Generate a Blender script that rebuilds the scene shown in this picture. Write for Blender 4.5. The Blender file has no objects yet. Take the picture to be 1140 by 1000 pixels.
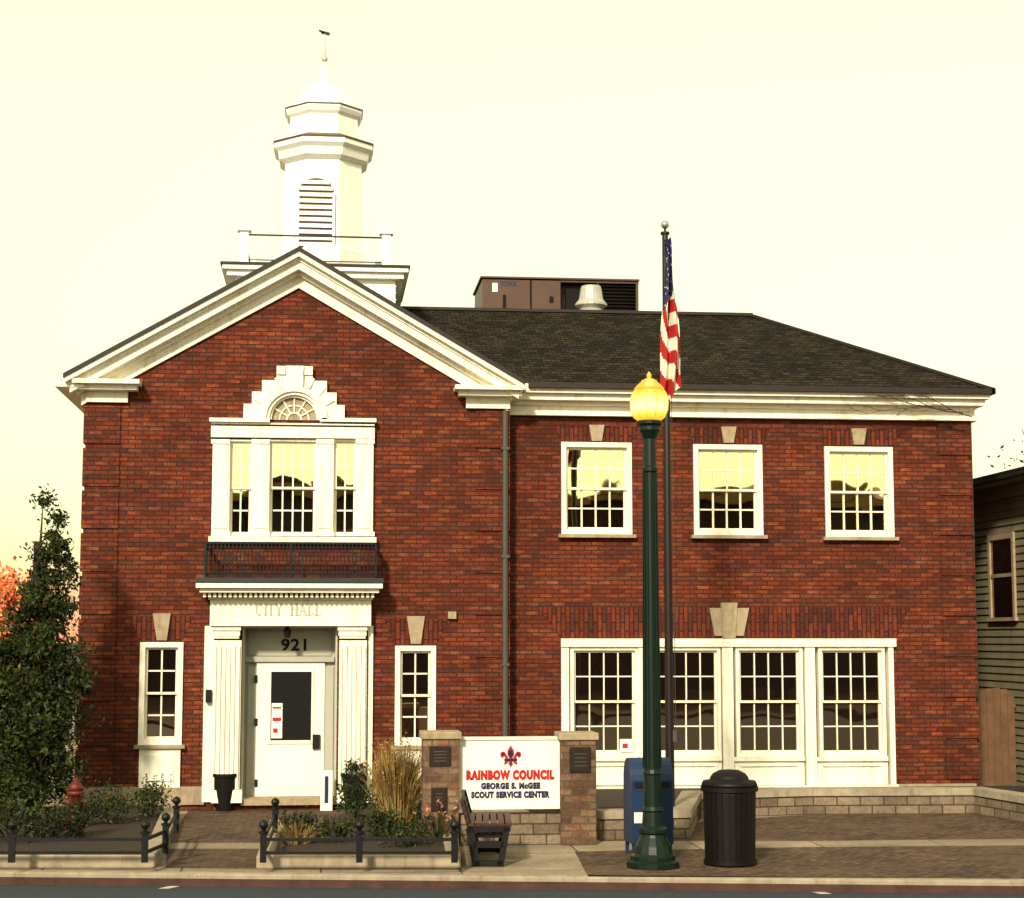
import bpy, math, random
from mathutils import Vector, Matrix
random.seed(7)
C = bpy.context.scene.collection
scn = bpy.context.scene
scn.view_settings.view_transform = 'Standard'
scn.view_settings.look = 'None'
scn.view_settings.exposure = 0
R = math.radians
# ------------------------------------------------------------------ camera
F = 1986.0
CAM = Vector((0, -27, 2.5))
YAW, PIT = R(6.0), math.atan(210 / F)
cd = bpy.data.cameras.new('camera'); cam = bpy.data.objects.new('camera', cd); C.objects.link(cam)
cam.location = CAM; cam.rotation_euler = (R(90) + PIT, 0, -YAW)
cd.sensor_fit = 'HORIZONTAL'; cd.sensor_width = 36; cd.lens = F / 1140 * 36; cd.clip_end = 3000
scn.camera = cam
FW = Vector((math.sin(YAW) * math.cos(PIT), math.cos(YAW) * math.cos(PIT), math.sin(PIT)))
RT = Vector((math.cos(YAW), -math.sin(YAW), 0)); UP = RT.cross(FW)
def ray(px, py): return FW + RT * ((px - 570) / F) + UP * ((500 - py) / F)
def P(px, py, Y):
    d = ray(px, py); t = (Y - CAM.y) / d.y; return (CAM.x + t * d.x, CAM.z + t * d.z)
def PX(px, py, X):
    d = ray(px, py); t = (X - CAM.x) / d.x; return (CAM.y + t * d.y, CAM.z + t * d.z)
def G(px, py, z=0):
    d = ray(px, py); t = (z - CAM.z) / d.z; return (CAM.x + t * d.x, CAM.y + t * d.y)
# ------------------------------------------------------------------ mesh builder
def root_loc(p):
    while p is not None and p.parent is not None: p = p.parent
    return p.location.copy() if p is not None else Vector((0, 0, 0))
class MB:
    def __init__(s): s.v = []; s.f = []; s.m = []; s.mi = 0
    def face(s, pts):
        n = len(s.v); s.v += [tuple(p) for p in pts]; s.f.append(tuple(range(n, n + len(pts)))); s.m.append(s.mi); return s
    def idx(s, base, fs):
        for f in fs: s.f.append(tuple(base + i for i in f)); s.m.append(s.mi)
    def box(s, x0, x1, y0, y1, z0, z1):
        x0, x1 = min(x0, x1), max(x0, x1); y0, y1 = min(y0, y1), max(y0, y1); z0, z1 = min(z0, z1), max(z0, z1)
        b = len(s.v)
        s.v += [(x0,y0,z0),(x1,y0,z0),(x1,y1,z0),(x0,y1,z0),(x0,y0,z1),(x1,y0,z1),(x1,y1,z1),(x0,y1,z1)]
        s.idx(b, [(0,3,2,1),(4,5,6,7),(0,1,5,4),(1,2,6,5),(2,3,7,6),(3,0,4,7)]); return s
    def pb(s, px0, py0, px1, py1, yf, yb):
        a = P(px0, py0, yf); b = P(px1, py1, yf)
        return s.box(a[0], b[0], yf, yb, a[1], b[1])
    def prism(s, poly, y0, y1):      # polygon in xz
        n = len(poly); b = len(s.v)
        s.v += [(x, y0, z) for x, z in poly] + [(x, y1, z) for x, z in poly]
        s.idx(b, [tuple(range(n)), tuple(range(2*n-1, n-1, -1))] + [(i, n+i, n+(i+1) % n, (i+1) % n) for i in range(n)]); return s
    def slab(s, poly, z0, z1):       # polygon in xy
        n = len(poly); b = len(s.v)
        s.v += [(x, y, z0) for x, y in poly] + [(x, y, z1) for x, y in poly]
        s.idx(b, [tuple(range(n-1, -1, -1)), tuple(range(n, 2*n))] + [(i, (i+1) % n, n+(i+1) % n, n+i) for i in range(n)]); return s
    def lathe(s, cx, cy, prof, n=24, a0=0.0):
        b = len(s.v)
        for r, z in prof:
            for k in range(n):
                a = a0 + 2*math.pi*k/n; s.v.append((cx + r*math.cos(a), cy + r*math.sin(a), z))
        for j in range(len(prof)-1):
            for k in range(n):
                k2 = (k+1) % n; s.idx(b, [(j*n+k, j*n+k2, (j+1)*n+k2, (j+1)*n+k)])
        s.idx(b, [tuple(range(n-1, -1, -1)), tuple((len(prof)-1)*n + k for k in range(n))]); return s
    def tube(s, pts, rad, n=6):
        pts = [Vector(p) for p in pts]
        if not isinstance(rad, (list, tuple)): rad = [rad]*len(pts)
        b = len(s.v)
        for i, p in enumerate(pts):
            d = (pts[min(i+1, len(pts)-1)] - pts[max(i-1, 0)]).normalized()
            a = d.orthogonal().normalized() if abs(d.z) < .99 else Vector((1,0,0))
            a = (a - d*a.dot(d)).normalized(); c = d.cross(a)
            for k in range(n):
                t = 2*math.pi*k/n; s.v.append(tuple(p + (a*math.cos(t) + c*math.sin(t))*rad[i]))
        for i in range(len(pts)-1):
            for k in range(n):
                k2 = (k+1) % n; s.idx(b, [(i*n+k, i*n+k2, (i+1)*n+k2, (i+1)*n+k)])
        s.idx(b, [tuple(range(n-1, -1, -1)), tuple((len(pts)-1)*n + k for k in range(n))]); return s
    def bar(s, p, q, w, h):          # rectangular bar p->q
        p, q = Vector(p), Vector(q); d = (q-p).normalized()
        a = d.cross(Vector((0,0,1))); a = a.normalized() if a.length > .01 else Vector((1,0,0)); c = a.cross(d)
        b = len(s.v)
        for e in (p, q):
            for i, j in ((-1,-1),(1,-1),(1,1),(-1,1)): s.v.append(tuple(e + a*i*w/2 + c*j*h/2))
        s.idx(b, [(0,1,2,3),(7,6,5,4),(0,4,5,1),(1,5,6,2),(2,6,7,3),(3,7,4,0)]); return s
    def sphere(s, c, r, n=14, sz=1.0):
        return s.lathe(c[0], c[1], [(max(r*math.sin(math.pi*i/n), 1e-4), c[2] - r*sz*math.cos(math.pi*i/n)) for i in range(n+1)], n*2)
    def leaf(s, p, size, up=0.0):
        a = Vector((random.gauss(0,1), random.gauss(0,1), random.gauss(0,1))).normalized()
        b = a.orthogonal().normalized(); b = (Matrix.Rotation(random.random()*6.28, 3, a) @ b)
        s.face([p + a*size, p + b*size*.45, p - a*size, p - b*size*.45])
    def foliage(s, c, rad, clumps, per, cr, size, lo=.35):
        c = Vector(c)
        for _ in range(clumps):
            d = Vector((random.gauss(0,1), random.gauss(0,1), random.gauss(0,1))).normalized() * (lo + (1-lo)*random.random())
            q = c + Vector((d.x*rad[0], d.y*rad[1], d.z*rad[2])); k = cr*random.uniform(.6, 1.3)
            for _ in range(per):
                s.leaf(q + Vector((random.gauss(0,k), random.gauss(0,k), random.gauss(0,k*.8))), size*random.uniform(.6, 1.4))
        return s
    def build(s, name, mat, parent=None, smooth=False, origin=None, bevel=0):
        o0 = root_loc(parent) if parent else Vector(origin or (0,0,0))
        me = bpy.data.meshes.new(name)
        me.from_pydata([(x-o0.x, y-o0.y, z-o0.z) for x, y, z in s.v], [], s.f)
        mats = mat if isinstance(mat, (list, tuple)) else [mat]
        for m in mats: me.materials.append(m)
        for p, i in zip(me.polygons, s.m): p.material_index = i
        if smooth:
            for p in me.polygons: p.use_smooth = True
        me.update()
        o = bpy.data.objects.new(name, me); C.objects.link(o)
        if parent: o.parent = parent
        else: o.location = o0
        if bevel:
            b = o.modifiers.new('bevel', 'BEVEL'); b.width = bevel; b.segments = 2; b.limit_method = 'ANGLE'
        return o
def tag(o, label=None, cat=None, group=None, kind=None):
    if label: o['label'] = label
    if cat: o['category'] = cat
    if group: o['group'] = group
    if kind: o['kind'] = kind
    return o
def thing(name, label, cat, loc, group=None):
    o = bpy.data.objects.new(name, None); C.objects.link(o); o.location = loc; o.empty_display_size = .2
    return tag(o, label, cat, group)
# ------------------------------------------------------------------ materials
def new(name):
    m = bpy.data.materials.new(name); m.use_nodes = True; nt = m.node_tree; return m, nt, nt.nodes['Principled BSDF']
def N(nt, t, **kw):
    n = nt.nodes.new(t)
    for k, v in kw.items(): setattr(n, k, v)
    return n
def mixc(nt, fac, a, b, mode='MIX'):
    n = N(nt, 'ShaderNodeMix', data_type='RGBA', blend_type=mode)
    for sock, val in ((n.inputs[0], fac), (n.inputs[6], a), (n.inputs[7], b)):
        if hasattr(val, 'is_output'): nt.links.new(val, sock)
        elif isinstance(val, tuple): sock.default_value = (*val, 1) if len(val) == 3 else val
        else: sock.default_value = val
    return n.outputs[2]
def noise(nt, scale, detail=4, vec=None, rough=.6):
    n = N(nt, 'ShaderNodeTexNoise'); n.inputs['Scale'].default_value = scale; n.inputs['Detail'].default_value = detail; n.inputs['Roughness'].default_value = rough
    if vec: nt.links.new(vec, n.inputs['Vector'])
    return n.outputs[0]
def ramp(nt, src, lo, hi, c0=(0,0,0), c1=(1,1,1)):
    n = N(nt, 'ShaderNodeValToRGB'); nt.links.new(src, n.inputs[0])
    n.color_ramp.elements[0].position = lo; n.color_ramp.elements[1].position = hi
    n.color_ramp.elements[0].color = (*c0, 1); n.color_ramp.elements[1].color = (*c1, 1)
    return n.outputs[0]
def pos(nt): return N(nt, 'ShaderNodeNewGeometry').outputs['Position']
def bump(nt, bs, h, strength=.3, dist=.01):
    b = N(nt, 'ShaderNodeBump'); b.inputs['Strength'].default_value = strength; b.inputs['Distance'].default_value = dist
    nt.links.new(h, b.inputs['Height']); nt.links.new(b.outputs[0], bs.inputs['Normal'])
def plain(name, col, rough=.6, var=.25, scale=6, metal=0, dirt=None, bmp=.15, spec=.4):
    m, nt, bs = new(name); p = pos(nt)
    dark = tuple(c*(1-var) for c in col)
    c = mixc(nt, ramp(nt, noise(nt, scale, 5, p), .3, .7), dark, col)
    if dirt:
        mp = N(nt, 'ShaderNodeMapping'); nt.links.new(p, mp.inputs[0]); mp.inputs['Scale'].default_value = (4, 4, .6)
        c = mixc(nt, ramp(nt, noise(nt, 1.6, 6, mp.outputs[0], .7), .52, .75), c, dirt)
    nt.links.new(c, bs.inputs['Base Color']); bs.inputs['Roughness'].default_value = rough; bs.inputs['Metallic'].default_value = metal
    bs.inputs['Specular IOR Level'].default_value = spec
    if bmp: bump(nt, bs, noise(nt, scale*8, 3, p), bmp, .01)
    return m
def brick(name, c1, c2, mortar, bw=.215, bh=.075, ms=.007, mode='wall', rough=.85, bmp=.6, off=.5, extra=None, spec=.2, bias=0.0, third=None, lohi=(.62,1.2)):
    m, nt, bs = new(name); p = pos(nt)
    sx = N(nt, 'ShaderNodeSeparateXYZ'); nt.links.new(p, sx.inputs[0]); cb = N(nt, 'ShaderNodeCombineXYZ')
    ad = N(nt, 'ShaderNodeMath', operation='ADD'); nt.links.new(sx.outputs[0], ad.inputs[0]); nt.links.new(sx.outputs[1], ad.inputs[1])
    if mode == 'wall': nt.links.new(ad.outputs[0], cb.inputs[0]); nt.links.new(sx.outputs[2], cb.inputs[1])
    elif mode == 'roof': nt.links.new(sx.outputs[0], cb.inputs[0]); nt.links.new(sx.outputs[2], cb.inputs[1])
    elif mode == 'swap': nt.links.new(sx.outputs[2], cb.inputs[0]); nt.links.new(ad.outputs[0], cb.inputs[1])
    elif mode == 'diag':
        sb = N(nt, 'ShaderNodeMath', operation='SUBTRACT'); nt.links.new(sx.outputs[0], sb.inputs[0]); nt.links.new(sx.outputs[1], sb.inputs[1])
        nt.links.new(ad.outputs[0], cb.inputs[0]); nt.links.new(sb.outputs[0], cb.inputs[1])
    else: nt.links.new(sx.outputs[0], cb.inputs[0]); nt.links.new(sx.outputs[1], cb.inputs[1])
    t = N(nt, 'ShaderNodeTexBrick'); t.offset = off; nt.links.new(cb.outputs[0], t.inputs['Vector'])
    t.inputs['Color1'].default_value = (*c1, 1); t.inputs['Color2'].default_value = (*c2, 1); t.inputs['Mortar'].default_value = (*mortar, 1)
    if third:
        mp = N(nt, 'ShaderNodeMapping'); nt.links.new(cb.outputs[0], mp.inputs[0]); mp.inputs['Scale'].default_value = (1/bw, 1/bh, 1)
        nt.links.new(mixc(nt, ramp(nt, noise(nt, .8, 1, mp.outputs[0]), .50, .66), c1, third), t.inputs['Color1'])
    t.inputs['Scale'].default_value = 1; t.inputs['Brick Width'].default_value = bw; t.inputs['Row Height'].default_value = bh
    t.inputs['Mortar Size'].default_value = ms; t.inputs['Mortar Smooth'].default_value = .15; t.inputs['Bias'].default_value = bias
    c = mixc(nt, 1.0, t.outputs[0], ramp(nt, noise(nt, 1.1, 6, p, .65), .3, .7, (lohi[0],)*3, (lohi[1],)*3), 'MULTIPLY')
    c = mixc(nt, .8, c, ramp(nt, noise(nt, 22, 3, p), .3, .7, (.66,.64,.64), (1.25,1.25,1.25)), 'MULTIPLY')
    if extra: c = mixc(nt, ramp(nt, noise(nt, .7, 5, p), .5, .72), c, extra)
    nt.links.new(c, bs.inputs['Base Color']); bs.inputs['Roughness'].default_value = rough; bs.inputs['Specular IOR Level'].default_value = spec
    iv = N(nt, 'ShaderNodeMath', operation='SUBTRACT'); iv.inputs[0].default_value = 1; nt.links.new(t.outputs[1], iv.inputs[1])
    bump(nt, bs, iv.outputs[0], bmp, .012)
    return m
def leafmat(name, a, b, c3=None):
    m, nt, bs = new(name); g = N(nt, 'ShaderNodeNewGeometry')
    n = N(nt, 'ShaderNodeValToRGB'); nt.links.new(g.outputs['Random Per Island'], n.inputs[0])
    n.color_ramp.elements[0].color = (*a, 1); n.color_ramp.elements[1].color = (*b, 1)
    if c3: e = n.color_ramp.elements.new(.93); e.color = (*b, 1); n.color_ramp.elements[2].color = (*c3, 1)
    c = mixc(nt, 1.0, n.outputs[0], ramp(nt, noise(nt, 2.2, 3, g.outputs['Position']), .35, .65, (.4,.4,.4), (1.3,1.3,1.3)), 'MULTIPLY')
    nt.links.new(c, bs.inputs['Base Color']); bs.inputs['Roughness'].default_value = .6; bs.inputs['Specular IOR Level'].default_value = .15
    return m
M = {}
BK = dict(bw=.203, bh=.066, ms=.0078, third=(.265,.070,.023), bmp=.9, lohi=(.68,1.16))
M['brick'] = brick('facade_brick', (.190,.035,.013), (.088,.018,.009), (.040,.017,.011), **BK)
M['quoin'] = brick('quoin_brick', (.180,.033,.013), (.088,.018,.009), (.038,.017,.011), **BK)
M['soldier'] = brick('soldier_brick', (.185,.034,.014), (.080,.016,.009), (.026,.011,.008), .26, .07, .009, 'swap')
M['pillar'] = brick('pillar_stone', (.25,.155,.09), (.085,.045,.028), (.11,.075,.05), .2, .085, .011, third=(.23,.075,.04))
M['block'] = brick('pale_wall_block', (.27,.20,.135), (.15,.105,.07), (.07,.05,.035), .32, .125, .010)
M['white'] = plain('white_trim_paint', (.89,.83,.68), .5, .08, 3, dirt=(.60,.47,.31))
M['cupola'] = plain('cupola_paint', (.96,.94,.84), .5, .02, 3, dirt=(.90,.85,.72))
M['muntin'] = plain('sash_paint', (.84,.78,.62), .5, .12, 5)
M['shaded_panel'] = plain('shaded_panel_paint', (.44,.42,.34), .6, .15, 3)  # white recess panels, their shade put into the colour
M['stone'] = plain('keystone_stone', (.42,.32,.20), .8, .35, 9, dirt=(.20,.135,.09))
M['concrete'] = brick('sidewalk_concrete', (.36,.28,.19), (.28,.215,.145), (.075,.055,.04), 1.5, 1.5, .012, 'floor', .9, .25, 0.0, extra=(.24,.18,.12))
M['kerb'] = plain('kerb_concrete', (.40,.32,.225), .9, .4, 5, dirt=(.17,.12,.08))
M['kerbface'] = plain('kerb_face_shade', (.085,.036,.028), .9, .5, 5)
M['paver'] = brick('paving_brick', (.165,.100,.062), (.072,.044,.030), (.035,.024,.018), .2, .1, .008, 'diag', .9, .4, extra=(.125,.078,.050))
M['asphalt'] = plain('road_asphalt', (.034,.042,.052), .85, .4, 14, bmp=.5)
M['ground'] = plain('ground_earth', (.06,.05,.03), .95, .4, 1)
M['soil'] = plain('bed_soil', (.045,.026,.015), .95, .5, 10, bmp=.8)
M['paint'] = plain('road_paint', (.62,.60,.54), .7, .3, 9)
M['shingle'] = brick('roof_shingles', (.040,.032,.019), (.015,.012,.008), (.005,.004,.003), .15, .055, .006, 'roof', .9, .9, third=(.058,.046,.027), lohi=(.62,1.15), spec=.06)
M['dark_edge'] = plain('dark_roof_edge', (.020,.010,.007), .6, .3, 6)
M['iron'] = plain('black_iron', (.006,.005,.005), .5, .3, 8, spec=.25)
M['copper'] = plain('dark_lead_flashing', (.016,.026,.024), .5, .3, 8)
M['green'] = plain('dark_green_paint', (.0025,.012,.007), .42, .3, 8, spec=.3)
M['bronze'] = plain('bronze_pole', (.016,.008,.006), .4, .3, 8, metal=.2)
M['silver'] = plain('silver_ball', (.55,.52,.48), .25, .1, 8, metal=.8)
M['blue'] = plain('mailbox_blue', (.008,.028,.085), .42, .25, 6)
M['can'] = plain('bin_black', (.006,.0035,.0035), .5, .3, 8, spec=.22)
M['benchwood'] = plain('bench_slats', (.060,.018,.010), .5, .4, 8, spec=.3)
M['hvac'] = plain('brown_sheet_metal', (.100,.046,.028), .5, .25, 3)
M['black'] = plain('matt_black', (.005,.004,.004), .7, .2, 5, spec=.2)
M['galv'] = plain('galvanised_metal', (.55,.52,.44), .4, .25, 6, metal=.3)
M['signwhite'] = plain('sign_white', (.86,.82,.72), .4, .04, 2)
M['red'] = plain('letter_red', (.46,.010,.007), .5, .1, 4)
M['navy'] = plain('letter_navy', (.006,.008,.055), .5, .1, 4)
M['letter'] = plain('carved_letter', (.50,.43,.31), .7, .1, 4)
M['plaque'] = plain('bronze_plaque', (.03,.018,.012), .4, .3, 20, metal=.3)
M['downspout'] = plain('downspout_metal', (.075,.060,.050), .5, .2, 5)
M['hydrant'] = plain('hydrant_red', (.13,.012,.008), .5, .3, 8)
M['bark'] = plain('tree_bark', (.045,.028,.018), .9, .5, 12, bmp=.7)
M['siding'] = plain('weathered_siding', (.215,.185,.105), .8, .3, 2, dirt=(.10,.08,.045))
M['wood'] = plain('gate_wood', (.17,.085,.040), .8, .4, 6)
M['door'] = plain('door_paint', (.86,.82,.70), .45, .06, 3)
M['oppA'] = brick('brown_brick_far', (.022,.010,.006), (.014,.007,.005), (.010,.006,.005))
M['oppB'] = plain('dark_stucco_far', (.017,.011,.008), .9, .3, 1)
M['oppC'] = plain('shop_awning_far', (.20,.060,.026), .9, .3, 1)
M['oppD'] = plain('tan_parapet_far', (.17,.095,.03), .9, .5, .6)
M['leaf'] = leafmat('arborvitae_leaves', (.009,.018,.004), (.052,.068,.015), (.13,.072,.018))
M['shrub'] = leafmat('shrub_leaves', (.010,.018,.005), (.048,.062,.017), (.15,.09,.025))
M['reeds'] = leafmat('dry_grass', (.15,.085,.022), (.36,.23,.075), (.08,.09,.02))
M['autumn'] = leafmat('autumn_leaves', (.75,.16,.06), (.95,.38,.16), (.9,.5,.22))
M['bloom'] = leafmat('pink_blossom', (.50,.10,.09), (.75,.45,.35))
def glassmat(name, fac, tint, bs_, dist=.02, sc_=2.0, ro=.01):
    m, nt, bs = new(name); p = pos(nt)
    bs.inputs['Base Color'].default_value = (.010,.006,.005,1); bs.inputs['Roughness'].default_value = .3; bs.inputs['Specular IOR Level'].default_value = 0
    gl = N(nt, 'ShaderNodeBsdfGlossy'); gl.inputs['Color'].default_value = (*tint,1); gl.inputs['Roughness'].default_value = ro
    b = N(nt, 'ShaderNodeBump'); b.inputs['Strength'].default_value = bs_; b.inputs['Distance'].default_value = dist
    nt.links.new(noise(nt, sc_, .5, p, .3), b.inputs['Height']); nt.links.new(b.outputs[0], gl.inputs['Normal'])
    mx = N(nt, 'ShaderNodeMixShader'); mx.inputs[0].default_value = fac
    nt.links.new(bs.outputs[0], mx.inputs[1]); nt.links.new(gl.outputs[0], mx.inputs[2])
    nt.links.new(mx.outputs[0], nt.nodes['Material Output'].inputs[0]); return m
M['glass'] = glassmat('upper_window_glass', .92, (1.0,.88,.54), .09, .02, 2.4, .015)  # golden warmth of the reflected sky put into the glass tints
M['glass2'] = glassmat('lower_window_glass', .34, (1.0,.72,.45), .12, .02, 2.0, .012)
def globemat():
    m, nt, bs = new('lit_globe'); p = pos(nt)
    tc = N(nt, 'ShaderNodeTexCoord'); sp = N(nt, 'ShaderNodeSeparateXYZ'); nt.links.new(tc.outputs['Generated'], sp.inputs[0])
    g = N(nt, 'ShaderNodeValToRGB'); nt.links.new(sp.outputs[2], g.inputs[0]); e = g.color_ramp.elements
    e[0].position = .0; e[0].color = (1.1,.55,.02,1); e[1].position = 1; e[1].color = (1.1,.50,.02,1)
    for q_, c_ in ((.18,(1.4,1.0,.10,1)),(.40,(2.2,1.9,.75,1)),(.62,(2.0,1.7,.40,1)),(.82,(1.3,.85,.06,1))): n_ = e.new(q_); n_.color = c_
    c = mixc(nt, ramp(nt, noise(nt, 34, 1, p), .54, .64, (0,0,0), (.35,.35,.35)), g.outputs[0], (1.0,.50,.02))
    nt.links.new(c, bs.inputs['Emission Color']); bs.inputs['Emission Strength'].default_value = 1.0
    bs.inputs['Base Color'].default_value = (.10,.05,.01,1); return m
M['globe'] = globemat()
def amber():
    m, nt, bs = new('amber_glass'); bs.inputs['Emission Color'].default_value = (1.0,.52,.03,1); bs.inputs['Emission Strength'].default_value = .95; bs.inputs['Base Color'].default_value = (.10,.05,.01,1); return m
M['amber'] = amber()
def starmat():
    m, nt, bs = new('flag_union'); p = pos(nt)
    v = N(nt, 'ShaderNodeTexVoronoi'); v.inputs['Scale'].default_value = 14; nt.links.new(p, v.inputs['Vector'])
    c = ramp(nt, v.outputs['Distance'], .20, .24, (.75,.72,.66), (.010,.014,.08))
    nt.links.new(c, bs.inputs['Base Color']); bs.inputs['Roughness'].default_value = .8; return m
M['union'] = starmat()
M['stripe_red'] = plain('flag_red', (.42,.012,.010), .8, .15, 5)
M['stripe_white'] = plain('flag_white', (.80,.72,.58), .8, .1, 5)

def text(body, x0, x1, z0, z1, Y, mat, name, parent, depth=.006, fat=.03, space=1.0):
    cu = bpy.data.curves.new('t', 'FONT'); cu.body = body; cu.extrude = .02; cu.offset = fat; cu.space_character = space; cu.resolution_u = 3
    o = bpy.data.objects.new('t', cu); C.objects.link(o); bpy.context.view_layer.update()
    me = bpy.data.meshes.new_from_object(o.evaluated_get(bpy.context.evaluated_depsgraph_get()))
    bpy.data.objects.remove(o)
    xs = [v.co.x for v in me.vertices]; ys = [v.co.y for v in me.vertices]
    a, b, c, d = min(xs), max(xs), min(ys), max(ys); L = root_loc(parent)
    for v in me.vertices:
        x = x0 + (v.co.x-a)/(b-a)*(x1-x0); z = z0 + (v.co.y-c)/(d-c)*(z1-z0); y = Y - depth if v.co.z > 0 else Y
        v.co = (x-L.x, y-L.y, z-L.z)
    me.materials.clear(); me.materials.append(mat); me.name = name
    ob = bpy.data.objects.new(name, me); C.objects.link(ob); ob.parent = parent; return ob
def ptext(body, px0, py0, px1, py1, Y, mat, name, parent, fat=.03, space=1.0):
    a = P(px0, py0, Y); b = P(px1, py1, Y); return text(body, a[0], b[0], b[1], a[1], Y, mat, name, parent, .006, fat, space)

# ------------------------------------------------------------------ ground, road, sidewalk
RZ = -.13
kA = Vector(G(0, 971)); kB = Vector(G(1140, 981)); kd = (kB-kA).normalized(); kn = Vector((-kd.y, kd.x))
def K(a, b): q = kA + kd*a + kn*b; return (q.x, q.y)
tag(MB().box(-900, 900, -900, 900, -.5, -.20).build('ground', M['ground']), kind='structure')
tag(MB().slab([K(-80,-21), K(90,-21), K(90,-.03), K(-80,-.03)], -.19, RZ).build('road', M['asphalt']), kind='structure')
tag(MB().slab([K(-80,.16), K(90,.16), (90,40), (-80,40)], -.18, 0).build('sidewalk', M['concrete']), kind='structure')
tag(MB().slab([K(-80,0), K(90,0), K(90,.158), K(-80,.158)], -.18, .004).build('kerb', M['kerb'], bevel=.02), kind='structure')
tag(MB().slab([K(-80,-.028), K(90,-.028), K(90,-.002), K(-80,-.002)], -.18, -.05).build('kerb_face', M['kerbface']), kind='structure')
tag(MB().slab([K(-80,-45), K(90,-45), K(90,-21.002), K(-80,-21.002)], -.19, 0).build('far_sidewalk', M['soil']), kind='structure')
def sheet(name, pxs, mat, z=.004, h=.02):
    return tag(MB().slab([G(x, y, z) for x, y in pxs], z-h, z).build(name, mat), kind='structure')
sheet('paving', [(186,938),(214,896),(400,894),(392,910),(300,938)], M['paver'])
sheet('paving', [(184,966),(186,945),(292,945),(284,967)], M['paver'])
sheet('paving', [(655,976),(640,948),(900,943),(1160,941),(1300,950),(1300,979)], M['paver'])
sheet('paving', [(668,936),(700,930),(782,915),(900,907),(1300,905),(1300,932),(900,936)], M['paver'])
for a, b in (((176,989),(222,981.5)), ((872,986.5),(922,996))):
    mk = MB(); p, q = G(*a, RZ), G(*b, RZ); mk.face([(p[0], p[1]-.06, RZ+.004), (p[0]+.12, p[1]-.06, RZ+.004), (q[0]+.05, q[1]+.02, RZ+.004), (q[0]-.07, q[1]+.02, RZ+.004)])
    tag(mk.build('road_marking', M['paint']), kind='structure')

# ------------------------------------------------------------------ CITY HALL
YL, YR = -.35, 0.0
xL = P(91,650,YL)[0]; xM = P(566,650,YL)[0]; xR = P(1083,650,YR)[0]
hall = thing('city_hall', 'two storey red brick city hall with white gable, cupola and pillared doorway', 'building', ((xL+xR)/2, 0, 0))
BD = 11.0
yg = YL-.40
a = P(72,414,yg); b = P(583,428,yg); ap = P(331,277,yg)
xc = (a[0]+b[0])/2; hw = (b[0]-a[0])/2; za = ap[1]; ze = (a[1]+b[1])/2; sl = (za-ze)/hw
def holes_wall(mb, x0, x1, z0, z1, Y, holes, depth=.3):
    xs = sorted({x0, x1, *[h[0] for h in holes], *[h[1] for h in holes]}); zs = sorted({z0, z1, *[h[2] for h in holes], *[h[3] for h in holes]})
    for i in range(len(xs)-1):
        for j in range(len(zs)-1):
            cx, cz = (xs[i]+xs[i+1])/2, (zs[j]+zs[j+1])/2
            if any(h[0] < cx < h[1] and h[2] < cz < h[3] for h in holes): continue
            mb.face([(xs[i],Y,zs[j]),(xs[i+1],Y,zs[j]),(xs[i+1],Y,zs[j+1]),(xs[i],Y,zs[j+1])])
    for h in holes:
        a, b, c, d = h; D = Y+depth
        mb.face([(a,Y,c),(a,Y,d),(a,D,d),(a,D,c)]); mb.face([(b,Y,c),(b,D,c),(b,D,d),(b,Y,d)])
        mb.face([(a,Y,d),(b,Y,d),(b,D,d),(a,D,d)]); mb.face([(a,Y,c),(a,D,c),(b,D,c),(b,Y,c)])
def H(px0, py0, px1, py1, Y):
    a = P(px0, py0, Y); b = P(px1, py1, Y); return (a[0], b[0], b[1], a[1])
zE = P(330,440,YL)[1]
holesL = [H(254,488,398,598,YL), H(270,697,374,894,YL), H(157,716,201,829,YL), H(441,720,484,830,YL)]
w = MB(); holes_wall(w, xL, xM, -.1, zE, YL, [(h[0],h[1],max(h[2],-.1),h[3]) for h in holesL])
zr_ = lambda x: za-.38-sl*abs(x-xc)
w.prism([(xL,zE),(xM,zE),(xM,max(zE+.02,zr_(xM))),(xc,za-.38),(xL,max(zE+.02,zr_(xL)))], YL, YL+.25)
w.face([(xL,YL,-.1),(xL,YL,zE),(xL,BD,zE),(xL,BD,-.1)]); w.face([(xM,YL,-.1),(xM,YR,-.1),(xM,YR,zE),(xM,YL,zE)])
w.face([(xL,BD,-.1),(xL,BD,zE),(xR,BD,zE),(xR,BD,-.1)])
w.build('wall', M['brick'], hall)
zC = P(800,446,YR)[1]
holesR = [H(627,494,702,596,YR), H(774,496,848,597,YR), H(920,499,994,599,YR), H(628,713,995,876,YR)]
w = MB(); holes_wall(w, xM, xR, -.1, zC, YR, holesR)
w.face([(xR,YR,-.1),(xR,BD,-.1),(xR,BD,zC),(xR,YR,zC)])
w.build('wall', M['brick'], hall)
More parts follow.
